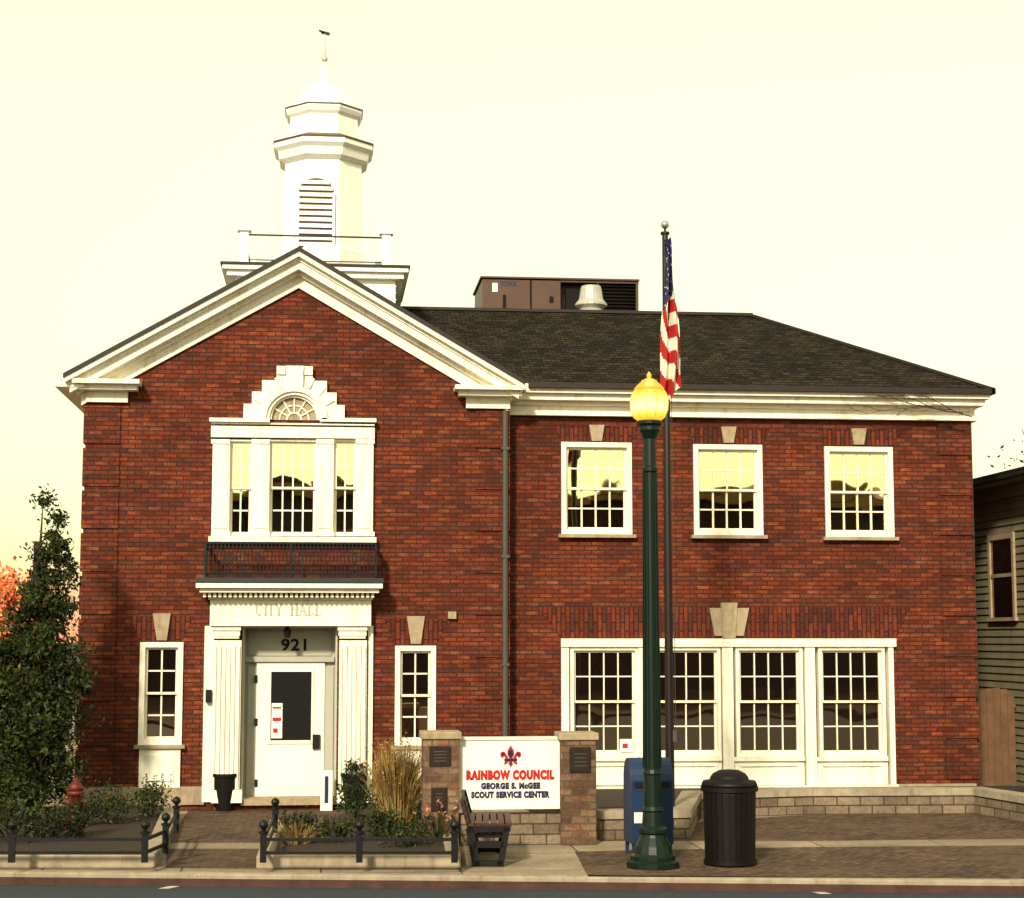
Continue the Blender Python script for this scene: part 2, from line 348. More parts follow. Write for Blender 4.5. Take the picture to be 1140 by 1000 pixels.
# quoins
top = P(100,455,YL)[1]
for x0_,x1_,ya_,yb2 in ((xL-.03,xL+.50,YL-.025,YL+.4),(xM-.50,xM+.02,YL-.025,YL+.2),(xR-.50,xR+.03,YR-.025,YR+.5)):
    q = MB(); z = .33
    while z < top-.5: q.box(x0_,x1_,ya_,yb2,z,z+.56); z += .627
    q.build('quoin', M['quoin'], hall)
for r in ((89,877,227,896,YL-.05,YL),(415,877,567,900,YL-.05,YL),(567,877,1088,900,YR-.06,YR)):
    MB().pb(*r).build('foundation', M['stone'], hall)
def chev(mb, top, bot, y0, y1, ext=0):
    h = hw+ext; e = za-sl*h
    mb.prism([(xc-h,e-top),(xc,za-top),(xc+h,e-top),(xc+h,e-bot),(xc,za-bot),(xc-h,e-bot)], y0, y1)
rk = MB(); chev(rk, .03, .11, yg, YL+.2); chev(rk, .11, .16, yg+.09, YL+.2, -.03); chev(rk, .16, .28, yg+.12, YL+.2, -.06); chev(rk, .28, .34, yg+.27, YL+.2, -.14); chev(rk, .34, .52, YL-.05, YL+.2, -.20)
rk.build('gable_moulding', M['white'], hall)
rf = MB(); chev(rf, -.03, .03, yg-.03, BD, .02); rf.build('roof', M['dark_edge'], hall)
for s0, s1, i0, i1 in ((80,155,96,142), (507,584,519,568)):
    cr = MB(); dy = 0 if s0 < 200 else 7
    cr.pb(s0,421+dy,s1,427+dy,yg+.02,YL+.1); cr.pb(s0+4,427+dy,s1-3,434+dy,yg+.14,YL+.1); cr.pb(i0,434+dy,i1,448+dy,YL-.08,YL+.1)
    cr.build('cornice_return', M['white'], hall)
MB().box(xL-.42, xL, yg+.1, BD, ze-.16, ze-.02).build('eave', M['white'], hall)
zg0 = P(800,433,-.36)[1]; zg1 = P(800,440,-.36)[1]; zg2 = P(800,448,-.25)[1]; zg3 = P(800,463,-.08)[1]
xe = P(1102,440,-.36)[0]
c = MB(); c.box(xM+.25, xe, -.38, BD+.3, zg1, zg0); c.box(xM+.1, xe-.05, -.29, BD+.25, zg2, zg1-.002); c.box(xM+.05, xe-.16, -.15, BD+.1, zg2-.06, zg2-.002)
c.box(xM+.02, xR+.08, -.06, BD+.05, zg3, zg2-.062); c.box(xM+.02, xR+.12, -.12, BD+.05, zg3-.03, zg3-.002)
c.build('cornice', M['white'], hall)
ds = MB(); ds.box(xM+.3, xe+.04, -.46, -.382, zg0-.03, zg0+.05); ds.box(xe+.002, xe+.06, -.46, BD, zg0-.03, zg0+.05); ds.build('gutter', M['dark_edge'], hall)
# hip roof
a_ = 3.2; zR = P(650,348,a_)[1]; xre = P(837,352,a_)[0]; y0 = -.44; z0 = zg0+.03; x1 = xe+.03
zs_ = z0+(zR-z0)*(0-y0)/(a_-y0)
h = MB()
h.face([(xc,.0,zs_),(xM+.04,.0,zs_),(xM+.04,y0,z0),(x1,y0,z0),(xre,a_,zR),(xc,a_,zR)]); h.face([(x1,y0,z0),(x1,BD,z0),(xre,BD,zR),(xre,a_,zR)]); h.face([(xc,a_,zR),(xre,a_,zR),(xre,BD,zR),(xc,BD,zR)])
hr = h.build('roof', M['shingle'], hall)
rc = MB(); rc.bar((xc,a_,zR+.01),(xre,a_,zR+.01),.16,.05); rc.bar((xre,a_,zR+.01),(x1,y0,z0+.02),.12,.04); rc.build('ridge_cap', M['dark_edge'], hr)
d = MB(); xd = P(562,650,YL)[0]; d.tube([(xd,YL-.06,.9),(xd,YL-.06,P(562,458,YL)[1])], .045, 8)
for py in (500,620,740): zz = P(562,py,YL)[1]; d.box(xd-.06, xd+.06, YL-.11, YL, zz-.02, zz+.02)
d.build('downspout', M['downspout'], hall)
d = MB(); xd2 = P(1091,700,YR)[0]; d.tube([(xd2,.25,.3),(xd2,.25,zg3)], .045, 8); d.build('downspout', M['downspout'], hall)
# windows
def win(px0, py0, px1, py1, Y, cols, rows, cw=.075, sill=True, proud=.045, parent=hall, glass='glass', bar=.0115):
    a = P(px0,py0,Y-proud); b = P(px1,py1,Y-proud); x0, x1, z1, z0 = a[0], b[0], a[1], b[1]
    m = MB(); yf, yb = Y-proud, Y+.14
    m.box(x0,x0+cw,yf,yb,z0,z1); m.box(x1-cw,x1,yf,yb,z0,z1); m.box(x0+cw,x1-cw,yf,yb,z1-cw,z1); m.box(x0+cw,x1-cw,yf,yb,z0,z0+cw)
    o = m.build('window', M['white'], parent)
    ix0, ix1, iz0, iz1 = x0+cw, x1-cw, z0+cw, z1-cw; zm = (iz0+iz1)/2; st = .035
    for k, (c0, c1) in enumerate(((zm-.02, iz1), (iz0, zm+.02))):
        s = MB(); f0 = Y+.03+k*.042; f1 = f0+.038
        s.box(ix0,ix0+st,f0,f1,c0,c1); s.box(ix1-st,ix1,f0,f1,c0,c1); s.box(ix0+st,ix1-st,f0,f1,c0,c0+st); s.box(ix0+st,ix1-st,f0,f1,c1-st,c1)
        gx0, gx1, gz0, gz1 = ix0+st, ix1-st, c0+st, c1-st
        for i in range(1, cols): x = gx0+(gx1-gx0)*i/cols; s.box(x-bar,x+bar,f0+.004,f1-.004,gz0,gz1)
        r2 = rows//2
        for j in range(1, r2):
            z = gz0+(gz1-gz0)*j/r2
            for i in range(cols):
                xa = gx0+(gx1-gx0)*i/cols+bar; xb = gx0+(gx1-gx0)*(i+1)/cols-bar; s.box(xa,xb,f0+.004,f1-.004,z-bar,z+bar)
        s.build('sash', M['muntin'], o)
        g = MB(); yy = f1-.012; g.face([(gx0,yy,gz0),(gx1,yy,gz0),(gx1,yy,gz1),(gx0,yy,gz1)]); g.build('pane', M[glass], o)
    bk = MB(); bk.box(ix0-.02,ix1+.02,Y+.135,Y+.16,iz0-.02,iz1+.02); bk.build('window_back', M['black'], o)
    if sill:
        s = MB(); s.box(x0-.05,x1+.05,Y-.11,Y+.02,z0-.055,z0-.003); s.build('sill', M['stone'], o)
    return o
win(625,492,704,595,YR,4,4); win(772,494.5,850,596,YR,4,4); win(918,497,996,598,YR,4,4)
win(156,715,202,829,YL,2,4,glass='glass2'); win(440,719,485,830,YL,2,4,glass='glass2')
for r in ((155,832,200,877),(440,834,485,879)):
    m = MB(); m.pb(*r,YL-.06,YL); m.pb(r[0]-2,r[1]-3,r[2]+2,r[1]+1,YL-.09,YL)
    m.pb(r[0]+7,r[1]+9,r[2]-7,r[3]-7,YL-.08,YL-.061); m.build('apron_panel', M['white'], hall)
ks = [((656,473),(673,473),(670,491),(659,491),YR),((803,475),(820,475),(817,493),(806,493),YR),((948,477),(965,477),(962,495),(951,495),YR),
      ((170,683),(190,683),(185.5,713),(174.5,713),YL),((453,686),(473,686),(468.5,717),(457.5,717),YL)]
for k in ks:
    MB().prism([P(x,y,k[4]-.06) for x,y in k[:4]], k[4]-.06, k[4]).build('keystone', M['stone'], hall)
for x0,x1,yt in ((618,711,474),(765,857,476),(911,1003,478)): MB().prism([P(x0,yt,-.012),P(x1,yt,-.012),P(x1-8,yt+18,-.012),P(x0+8,yt+18,-.012)], -.012, 0).build('soldier_course', M['soldier'], hall)
for x0,x1,yt in ((143,215,686),(427,499,689)): MB().prism([P(x0,yt,YL-.012),P(x1,yt,YL-.012),P(x1-13,yt+28,YL-.012),P(x0+13,yt+28,YL-.012)], YL-.012, YL).build('soldier_course', M['soldier'], hall)
MB().prism([P(598,676,-.015),P(1012,676,-.015),P(998,710,-.015),P(626,710,-.015)], -.015, 0).build('soldier_course', M['soldier'], hall)
k = MB(); k.prism([P(803,671,-.09),P(821,671,-.09),P(819,711,-.09),P(805,711,-.09)],-.09,0); k.prism([P(790,677,-.06),P(803.2,677,-.06),P(805.2,708,-.06),P(796,708,-.06)],-.06,0); k.prism([P(820.8,677,-.06),P(834,677,-.06),P(828,708,-.06),P(818.8,708,-.06)],-.06,0)
k.build('keystone', M['stone'], hall)
# big window group
g = MB(); Yg = -.05
g.pb(625,711,998,720,Yg-.03,.14); g.pb(625,720,634,877,Yg,.14); g.pb(989,720,998,877,Yg,.14)
for x0,x1 in ((711,726),(804,818),(896,910)): g.pb(x0,720,x1,877,Yg,.14)
for x0,x1 in ((634,711),(726,804),(818,896),(910,989)):
    g.pb(x0,843,x1,877,Yg+.03,.14); g.pb(x0,843,x1,847,Yg-.03,Yg+.03)
    g.pb(x0+5,850,x1-5,853,Yg,Yg+.029); g.pb(x0+5,871,x1-5,874,Yg,Yg+.029); g.pb(x0+5,853,x0+8,871,Yg,Yg+.029); g.pb(x1-8,853,x1-5,871,Yg,Yg+.029)
g.pb(621,877,1001,881,Yg-.05,0)
gs = g.build('window_surround', M['white'], hall)
for x0 in (635,727,819,911): win(x0,720.5,x0+76.5,842,-.0,4,4,.05,False,.03,glass='glass2',bar=.0095)
st = MB(); st.pb(690,823,705,837,.02,.03); st.build('window_notice', M['signwhite'], hall)
st = MB(); st.pb(693,828,699,833,.014,.019); st.build('window_notice', M['red'], hall)
# Palladian window
Yp = YL-.08
p = MB()
p.pb(237,489,254.5,597,Yp,YL+.14); p.pb(281,489,299,597,Yp,YL+.14); p.pb(353,489,370.5,597,Yp,YL+.14); p.pb(398,489,415,597,Yp,YL+.14)
for x0,x1 in ((235,256),(280,300),(352,372),(396,417)): p.pb(x0,489,x1,494,Yp-.02,Yp); p.pb(x0,592,x1,597,Yp-.02,Yp)
for x0,x1 in ((239,252.5),(283.5,296.5),(355.5,368),(400,412.5)): p.pb(x0,498,x1,588,Yp-.015,Yp)
p.pb(235,474,417,488.5,Yp-.02,YL+.1); p.pb(233,465,300,470,Yp-.10,YL); p.pb(356,465,419,470,Yp-.10,YL); p.pb(235,470,417,474,Yp-.05,YL)
p.pb(232,597,419,605,Yp-.08,YL+.1)
pal = p.build('window_surround', M['white'], hall)
for r in ((254.5,489,281,597,2),(299,489,353,597,4),(370.5,489,398,597,2)): win(r[0],r[1],r[2],r[3],YL-.02,r[4],4,.03,False,.02)
cx0, cz0 = P(327.5,468,YL)
u = 1/75.0
cxp = lambda dx, dy: (cx0+dx*u, cz0+dy*u)
def ring(mb, ri, ro, y0, y1, n=24, a0=0, a1=math.pi):
    for i in range(n):
        t0 = a0+(a1-a0)*i/n; t1 = a0+(a1-a0)*(i+1)/n
        mb.prism([cxp(ri*math.cos(t0),ri*math.sin(t0)),cxp(ro*math.cos(t0),ro*math.sin(t0)),cxp(ro*math.cos(t1),ro*math.sin(t1)),cxp(ri*math.cos(t1),ri*math.sin(t1))], y0, y1)
ar = MB()
vs = [(-56,-47,17,-.10),(-47,-36,31,-.085),(-36,-20,44,-.10),(-20,20,50,-.085),(20,36,44,-.10),(36,47,31,-.085),(47,56,17,-.10)]
for xa, xb, h_, dp in vs:
    n = 6
    for i in range(n):
        q0 = xa+(xb-xa)*i/n; q1 = xa+(xb-xa)*(i+1)/n
        lo = lambda q: math.sqrt(max(0, 31**2-q*q)) if abs(q) < 31 else 0
        ar.prism([cxp(q0,lo(q0)),cxp(q1,lo(q1)),cxp(q1,h_),cxp(q0,h_)], YL+dp, YL)
ar.prism([cxp(-9,34),cxp(9,34),cxp(10,60),cxp(-10,60)], YL-.16, YL-.0)
for sgn in (-1,1): ar.prism([cxp(sgn*10.5,50.5),cxp(sgn*20,50.5),cxp(sgn*20,60),cxp(sgn*10.5,60)], YL-.12, YL)
for sgn in (-1,1):
    ar.prism([cxp(sgn*12,36),cxp(sgn*17,35),cxp(sgn*22.5,46),cxp(sgn*14,48.5)], YL-.125, YL-.086)
    ar.prism([cxp(sgn*24,31),cxp(sgn*28,27),cxp(sgn*35,36),cxp(sgn*31,42)], YL-.125, YL-.101)
    ar.prism([cxp(sgn*32,22),cxp(sgn*35,16),cxp(sgn*45,22),cxp(sgn*43,28)], YL-.115, YL-.086)
ring(ar, 31, 37, YL-.18, YL-.1); ring(ar, 27.5, 31, YL-.14, YL-.02); ring(ar, 25, 27.5, YL-.09, YL-.02)
arch = ar.build('window_arch', M['white'], hall)
lu = MB(); ring(lu, .2, 25.5, YL-.03, YL-.005); lu.build('lunette', M['stone'], arch)
fn = MB(); ring(fn, 7, 9, YL-.05, YL-.03); ring(fn, 15.5, 17, YL-.05, YL-.03)
for t in (30,60,90,120,150):
    t = R(t); p0 = cxp(8*math.cos(t),8*math.sin(t)); p1 = cxp(25*math.cos(t),25*math.sin(t)); fn.bar((p0[0],YL-.045,p0[1]),(p1[0],YL-.045,p1[1]),.02,.02)
fn.build('fan_muntin', M['muntin'], arch)
# doorway
dr = MB()
Yd = YL-.22
dr.pb(234,668,413,697,Yd,YL); dr.pb(232,663,415,668,Yd-.05,YL); dr.pb(234,692,413,697,Yd-.03,Yd)
dr.pb(222,655,422,660,YL-.50,YL); dr.pb(218,649,426,655,YL-.58,YL)
aa = P(226,660,YL-.42); bb = P(419,663,YL-.42); n = 34
for i in range(n):
    x = aa[0]+(bb[0]-aa[0])*i/n; dr.box(x, x+(bb[0]-aa[0])/n*.55, YL-.42, Yd-.051, bb[1]-.03, aa[1]+.001)
ent = dr.build('entablature', M['white'], hall)
fl = MB(); fl.pb(217,643,427,649,YL-.60,YL); fl.build('flashing', M['copper'], hall)
# serif carved letters
S_ = {'I':[((.5,0),(.5,1),1)], 'T':[((.5,0),(.5,1),1),((0,.95),(1,.95),0),((.03,.8),(.03,.97),0),((.97,.8),(.97,.97),0)],
      'Y':[((.5,0),(.5,.5),1),((.5,.5),(.08,1),1),((.5,.5),(.92,1),0)], 'H':[((.15,0),(.15,1),1),((.85,0),(.85,1),1),((.15,.5),(.85,.5),0)],
      'A':[((.08,0),(.5,1),0),((.92,0),(.5,1),1),((.25,.35),(.75,.35),0)], 'L':[((.2,0),(.2,1),1),((.2,.04),(.95,.04),0),((.95,0),(.95,.25),0)]}
F_ = {'I':[(.5,0),(.5,1)],'T':[(.5,0)],'Y':[(.5,0),(.08,1),(.92,1)],'H':[(.15,0),(.15,1),(.85,0),(.85,1)],'A':[(.08,0),(.92,0)],'L':[(.2,0),(.2,1)]}
A = P(285,672.5,Yd); B = P(359,685,Yd); hh = A[1]-B[1]; lt = MB()
adv = {'C':1,'I':.5,'T':1,'Y':1.05,' ':.9,'H':1.1,'A':1.1,'L':.95}; tot = sum(adv[c_] for c_ in 'CITY HALL'); ux = (B[0]-A[0])/tot; x = A[0]
for c_ in 'CITY HALL':
    wd_ = adv[c_]*ux*.80
    if c_ == ' ': lt.build('lettering', M['letter'], ent); lt = MB()
    elif c_ == 'C':
        ps = [(x+wd_*(.5+.46*math.cos(t)), B[1]+hh*(.5+.5*math.sin(t))) for t in [R(45+i*27) for i in range(11)]]
        for q0, q1 in zip(ps, ps[1:]): lt.bar((q0[0],Yd-.003,q0[1]),(q1[0],Yd-.003,q1[1]),.012,.018)
    else:
        for s0, s1, th_ in S_[c_]:
            lt.bar((x+wd_*s0[0],Yd-.003-.001*th_,B[1]+hh*s0[1]),(x+wd_*s1[0],Yd-.003-.001*th_,B[1]+hh*s1[1]),.024 if th_ and s0[0]==s1[0] else .010,.024 if th_ else .010)
        for sx_, sz_ in F_.get(c_, []): lt.box(x+wd_*sx_-.025,x+wd_*sx_+.025,Yd-.006,Yd,B[1]+hh*sz_-.005,B[1]+hh*sz_+.005)
    x += adv[c_]*ux
lt.build('lettering', M['letter'], ent)
for x0, x1 in ((236,268),(376,409)):
    m = MB(); y1_ = YL; yf = YL-.14
    m.pb(x0+2,713,x1-2,893,yf,y1_)
    A = P(x0+2,713,yf); B = P(x1-2,888,yf); n = 5; ww = (B[0]-A[0])
    for i in range(n+1):
        x = A[0]+ww*(i+.12)/(n+.9); m.box(x-.004, x+ww*.085, yf-.035, yf, B[1]+.12, A[1]-.08)
    m.pb(x0,697,x1,702,Yd+.01,y1_); m.pb(x0+1,702,x1-1,708,yf-.045,y1_); m.pb(x0+2,708,x1-2,711,yf-.03,y1_)
    m.pb(x0-1,880,x1+1,894,yf-.04,y1_)
    m.build('pilaster', M['white'], hall)
for r in ((228,697,235,893),(410,697,414,893)): MB().pb(*r,YL-.056,YL).build('pilaster_backing', M['white'], hall)
Yb = YL+.42
h = holesL[1]; rc = MB()
rc.box(h[0],h[1],Yb,Yb+.06,h[2]-.02,h[3]); rc.box(h[0]+.002,h[0]+.03,YL,Yb,h[2],h[3]-.002); rc.box(h[1]-.03,h[1]-.002,YL,Yb,h[2],h[3]-.002); rc.box(h[0]+.03,h[1]-.03,YL+.01,Yb,h[3]-.03,h[3]-.002)
rc.pb(277,703,369,730,Yb-.02,Yb); rc.pb(272,731,372,737,Yb-.09,Yb)
rc.pb(276,742,284,888,Yb-.03,Yb); rc.pb(362,742,370,888,Yb-.03,Yb)
rc.build('door_recess', M['shaded_panel'], hall)
ptext('921', 313,711,341,725, Yb-.021, M['black'], 'house_number', hall, .028, 1.1)
D = MB(); D.pb(286,738,360,893,Yb-.05,Yb); D.pb(298,744,349,828,Yb-.07,Yb-.05); D.pb(298,838,349,880,Yb-.06,Yb-.05); D.pb(304,844,343,874,Yb-.07,Yb-.06)
door = D.build('door', M['door'], hall)
g = MB(); g.pb(302,748,346,824,Yb-.075,Yb-.071); g.build('door_glass', M['black'], door)
g = MB(); g.pb(348,818,356,834,Yb-.10,Yb-.051); g.build('door_handle', M['iron'], door)
g = MB(); g.pb(302.5,783,314,822,Yb-.08,Yb-.076); g.build('door_notice', M['signwhite'], door)
for r in ((303.5,787,313,789),(303.5,799,313,803),(304,811,309,816)): MB().pb(*r,Yb-.083,Yb-.0805).build('notice_print', M['red'], door)
for py in (752,800,868): MB().pb(283,py,286.5,py+8,Yb-.07,Yb).build('door_hinge', M['iron'], door)
th = MB(); th.pb(268,890,376,896,YL-.1,Yb); th.build('door_step', M['stone'], hall)
ln = MB(); X,Z = P(320,703,YL-.05); ln.lathe(X,YL-.05,[(.01,Z-.10),(.045,Z-.085),(.06,Z+.02),(.03,Z+.05),(.012,Z+.08)],8); ln.build('lantern', M['iron'], hall)
# balcony railing
rl = MB(); yb_ = YL-.52; A = P(229,603,yb_); B = P(418,643,yb_)
for z_, t in ((A[1],.03),(A[1]-.07,.014),(B[1]+.07,.02)):
    rl.box(A[0],B[0],yb_-.012,yb_+.012,z_-t,z_)
    for xx in (A[0],B[0]): rl.box(xx-.012,xx+.012,yb_+.012,YL,z_-t,z_)
n = 44
for i in range(n+1): x = A[0]+(B[0]-A[0])*i/n; w_ = .018 if i % 22 == 0 else .008; rl.box(x-w_,x+w_,yb_-w_,yb_+w_,B[1],A[1]-.03)
for xx in (A[0],B[0]):
    for j in range(1,7): yy = yb_+(YL-yb_)*j/7; rl.box(xx-.007,xx+.007,yy-.007,yy+.007,B[1],A[1]-.03)
rl.build('balcony_railing', M['iron'], hall)
MB().pb(499,681,508,689,YL-.09,YL).build('wall_lamp', M['stone'], hall)
MB().pb(229,768,235,782,YL-.16,YL-.057).build('wall_box', M['iron'], hall)
# cupola
yb0 = 1.6; A = P(262,304,yb0); B = P(440,345,yb0); hwc = (B[0]-A[0])/2; yc = yb0+hwc
cb = MB(); cb.box(A[0],B[0],yb0,yb0+2*hwc,B[1]-1.2,A[1])
T0 = P(250,294,yb0-.18)[1]; T1 = P(250,304,yb0-.18)[1]
cb.box(A[0]-.2,B[0]+.2,yb0-.2,yb0+2*hwc+.2,(T0+T1)/2,T0); cb.box(A[0]-.13,B[0]+.13,yb0-.13,yb0+2*hwc+.13,T1-.02,(T0+T1)/2-.001)
for j in range(6): z_ = T1-.14-j*.11; cb.box(A[0]-.012,B[0]+.012,yb0-.012,yb0+.01,z_,z_+.018)
cup = cb.build('cupola', M['cupola'], hall)
fl = MB(); fl.box(A[0]-.23,B[0]+.23,yb0-.23,yb0+2*hwc+.23,T0+.001,T0+.035); fl.build('flashing', M['dark_edge'], cup)
px_ = [P(272,270,yb0+.05)[0], P(430,270,yb0+.05)[0]]; zt = P(350,257,yb0)[1]; ri = MB()
for x in px_:
    for y in (yb0+.05, yb0+2*hwc-.05): rp = MB(); rp.box(x-.07,x+.07,y-.07,y+.07,T0,zt-.03); rp.box(x-.11,x+.11,y-.11,y+.11,zt-.03,zt+.03); rp.build('rail_post', M['cupola'], cup)
zt -= .08
for y in (yb0+.05, yb0+2*hwc-.05): ri.box(px_[0],px_[1],y-.012,y+.012,zt-.012,zt+.012); ri.box(px_[0],px_[1],y-.008,y+.008,T0+.12,T0+.135)
for x in px_: ri.box(x-.012,x+.012,yb0+.13,yb0+2*hwc-.13,zt-.012,zt+.012)
ri.build('rail', M['iron'], cup)
ccx = P(360,200,yc)[0]; zz = lambda py: P(360,py,yc)[1]; o8 = math.pi/8; pm = 1/65.5
oc = lambda w_: (w_/2*pm)/math.cos(o8)
b8 = MB(); b8.lathe(ccx,yc,[(oc(92),T0),(oc(92),zz(285)),(oc(86),zz(282)),(oc(84),zz(184))],8,o8)
b8.lathe(ccx,yc,[(oc(76),zz(160)),(oc(74),zz(134))],8,o8); bb8 = b8.build('cupola_body', M['cupola'], cup)
c8 = MB(); c8.lathe(ccx,yc,[(oc(86),zz(188)),(oc(96),zz(184)),(oc(100),zz(176)),(oc(108),zz(172)),(oc(108),zz(166)),(oc(78),zz(160))],8,o8); c8.build('cupola_cornice', M['cupola'], cup)
c8 = MB(); c8.lathe(ccx,yc,[(oc(74),zz(137)),(oc(80),zz(134)),(oc(84),zz(130)),(oc(84),zz(127)),(oc(66),zz(124))],8,o8); c8.build('cupola_cornice', M['cupola'], cup)
e8 = MB(); e8.lathe(ccx,yc,[(oc(110),zz(166.6)),(oc(110),zz(164.8)),(oc(80),zz(158.8))],8,o8); e8.build('cornice_flashing', M['hvac'], cup)
e8 = MB(); e8.lathe(ccx,yc,[(oc(86),zz(127.4)),(oc(86),zz(126.2)),(oc(64),zz(123))],8,o8); e8.build('cornice_flashing', M['hvac'], cup)
d8 = MB(); d8.lathe(ccx,yc,[(oc(66),zz(124)),(oc(60),zz(116)),(oc(50),zz(108)),(oc(40),zz(103)),(oc(34),zz(98)),(oc(30),zz(97)),(oc(12),zz(94)),(oc(7),zz(84)),(oc(4),zz(70))],8,o8)
d8.build('cupola_dome', M['cupola'], cup)
f8 = MB(); f8.tube([(ccx,yc,zz(90)),(ccx,yc,zz(38))],[.028,.014],6); f8.sphere((ccx,yc,zz(66)),.05,8); f8.build('finial', M['galv'], cup)
f8 = MB(); f8.bar((ccx-.06,yc,zz(36)),(ccx+.08,yc,zz(38)),.02,.05); f8.bar((ccx-.10,yc,zz(34)),(ccx-.02,yc,zz(37)),.02,.03); f8.build('weather_vane', M['iron'], cup)
yl = yc-42*pm-.03
lv = MB(); A = P(332,214,yl); B = P(371,290,yl); cxl = (A[0]+B[0])/2; rl_ = (B[0]-A[0])/2
pts = [(A[0],B[1]),(B[0],B[1])]+[(cxl+rl_*math.cos(math.pi*i/10),A[1]+rl_*.85*math.sin(math.pi*i/10)) for i in range(11)]
lv.prism(pts, yl, yl+.1); lo_ = lv.build('louvre', M['hvac'], cup)
sv = MB(); z_ = B[1]+.02
while z_ < A[1]+rl_*.8:
    w_ = rl_ if z_ < A[1] else rl_*math.sqrt(max(.02, 1-((z_-A[1])/(rl_*.85))**2)); sv.box(cxl-w_+.02,cxl+w_-.02,yl-.03,yl-.001,z_,z_+.062); z_ += .105
for s_ in (-1,1): sv.box(cxl+s_*rl_-.02,cxl+s_*rl_+.02,yl-.045,yl-.002,B[1],A[1])
sv.build('louvre_slat', M['cupola'], cup)

# ------------------------------------------------------------------ dry vine creeping on the right cornice
vx, vz = P(1078,466,-.40); vn = thing('dry_vine', 'thin bare vine twigs spread across the white cornice at its right end', 'vine', (vx, -.40, vz)); vm = MB()
def twig(px, py, ang, ln_, r_, dep):
    pts_ = []; x_, y_ = px, py
    for i in range(7):
        y_ = min(max(y_, 440), 466)
        X_, Z_ = P(x_, y_, -.40); pts_.append((X_, -.40-.015*dep-.01*random.random(), Z_)); x_ += math.cos(ang)*ln_/6; y_ -= math.sin(ang)*ln_/6; ang += random.uniform(-.2,.2)
        if dep < 2 and i > 0 and random.random() < .6: twig(x_, y_, ang+random.choice((-.5,.5)), ln_*.38, r_*.6, dep+1)
    vm.tube(pts_, [r_*(1-.12*i) for i in range(7)], 4)
twig(1082,464,2.9,70,.011,0); twig(1072,460,3.05,110,.011,0); twig(1060,456,3.1,100,.010,0); twig(1040,452,3.2,90,.009,0)
vm.build('stem', M['bark'], vn)

# ------------------------------------------------------------------ rooftop things
yh = 5.4; A = P(537,311,yh); B = P(711,360,yh)
ac = thing('rooftop_air_conditioner', 'long brown rooftop air conditioning unit standing behind the dark roof ridge', 'air conditioner', ((A[0]+B[0])/2, yh+.8, zR))
m = MB(); m.pb(537,311,624,362,yh,yh+1.7); m.pb(624,311,711,316,yh,yh+1.7); m.pb(624,352,711,362,yh,yh+1.7); m.pb(624,316,711,352,yh+.3,yh+1.7); m.pb(708,316,711,352,yh,yh+.3); m.pb(664,316,667,352,yh,yh+.3)
m.pb(535,309,712,311,yh-.04,yh+1.74); m.build('housing', M['hvac'], ac)
m = MB()
for i in range(9): m.pb(667,318+i*3.8,708,319.6+i*3.8,yh+.05,yh+.2)
m.pb(630,322,664,346,yh+.1,yh+.29); m.build('grille', M['black'], ac)
for r in ((560,328,563,345,-.03),(590,311,592,362,-.01),(612,330,616,336,-.03)): MB().pb(*r[:4],yh+r[4],yh).build('panel_seam', M['black'], ac)
ptext('YORK', 556,313,576,319, yh-.001, M['blue'], 'lettering', ac)
MB().pb(548,315,554,325,yh-.01,yh).build('nameplate', M['signwhite'], ac)
yv = 4.3; X = P(658,340,yv)[0]; zq = lambda py: P(658,py,yv)[1]
ev = thing('roof_exhaust_vent', 'pale metal exhaust vent with flared hood on the roof ridge', 'roof vent', (X, yv, zR))
m = MB(); m.lathe(X,yv,[(.30,zR),(.24,zR+.02),(.20,zq(340))],20); m.build('vent_base', M['galv'], ev, True)
m = MB(); m.lathe(X,yv,[(.20,zq(345)),(.29,zq(341)),(.29,zq(339)),(.22,zq(334)),(.19,zq(322)),(.17,zq(319)),(.02,zq(317.5))],20); m.build('vent_hood', M['galv'], ev)

# ------------------------------------------------------------------ neighbour house
XN = 11.5
ze_n = PX(1110,541,XN)[1]
nb = thing('neighbouring_house', 'weathered clapboard house beyond the alley at right edge', 'house', (15, 5, 0))
m = MB(); z = -.1
while z < ze_n: m.face([(XN-.02,-1,z),(XN-.02,11,z),(XN+.005,11,z+.125),(XN+.005,-1,z+.125)]); m.face([(XN-.02,-1,z),(XN+.005,-1,z),(XN+.005,11,z),(XN-.02,11,z)]); z += .125
m.box(XN+.006,19,-1,11,-.1,ze_n); m.build('wall', M['siding'], nb)
m = MB(); m.box(XN-.35,XN,-1.3,11.3,ze_n-.02,ze_n+.1); m.box(XN-.06,XN-.021,-1.1,11.1,ze_n-.25,ze_n-.021); m.build('eave', M['siding'], nb)
m = MB(); m.face([(XN-.4,-1.4,ze_n+.11),(XN-.4,11.4,ze_n+.11),(15.2,11.4,ze_n+1.1),(15.2,-1.4,ze_n+1.1)]); m.face([(19.4,-1.4,ze_n+.11),(15.2,-1.4,ze_n+1.1),(15.2,11.4,ze_n+1.1),(19.4,11.4,ze_n+.11)]); m.box(XN-.43,XN-.36,-1.4,11.4,ze_n+.0,ze_n+.12); m.build('roof', M['shingle'], nb)
y0n, zt_ = PX(1131,592,XN); y1n, zb_ = PX(1105,688,XN)
m = MB(); m.box(XN-.06,XN-.021,y0n,y0n+.09,zb_,zt_); m.box(XN-.06,XN-.021,y1n-.09,y1n,zb_,zt_); m.box(XN-.06,XN-.021,y0n+.09,y1n-.09,zt_-.1,zt_); m.box(XN-.08,XN-.021,y0n-.04,y1n+.04,zb_-.06,zb_); m.box(XN-.05,XN-.021,y0n+.09,y1n-.09,(zb_+zt_)/2-.03,(zb_+zt_)/2+.03)
nw = m.build('window', M['stone'], nb); m = MB(); m.box(XN-.03,XN-.022,y0n+.09,y1n-.09,zb_,zt_-.1); m.build('pane', M['glass2'], nw)
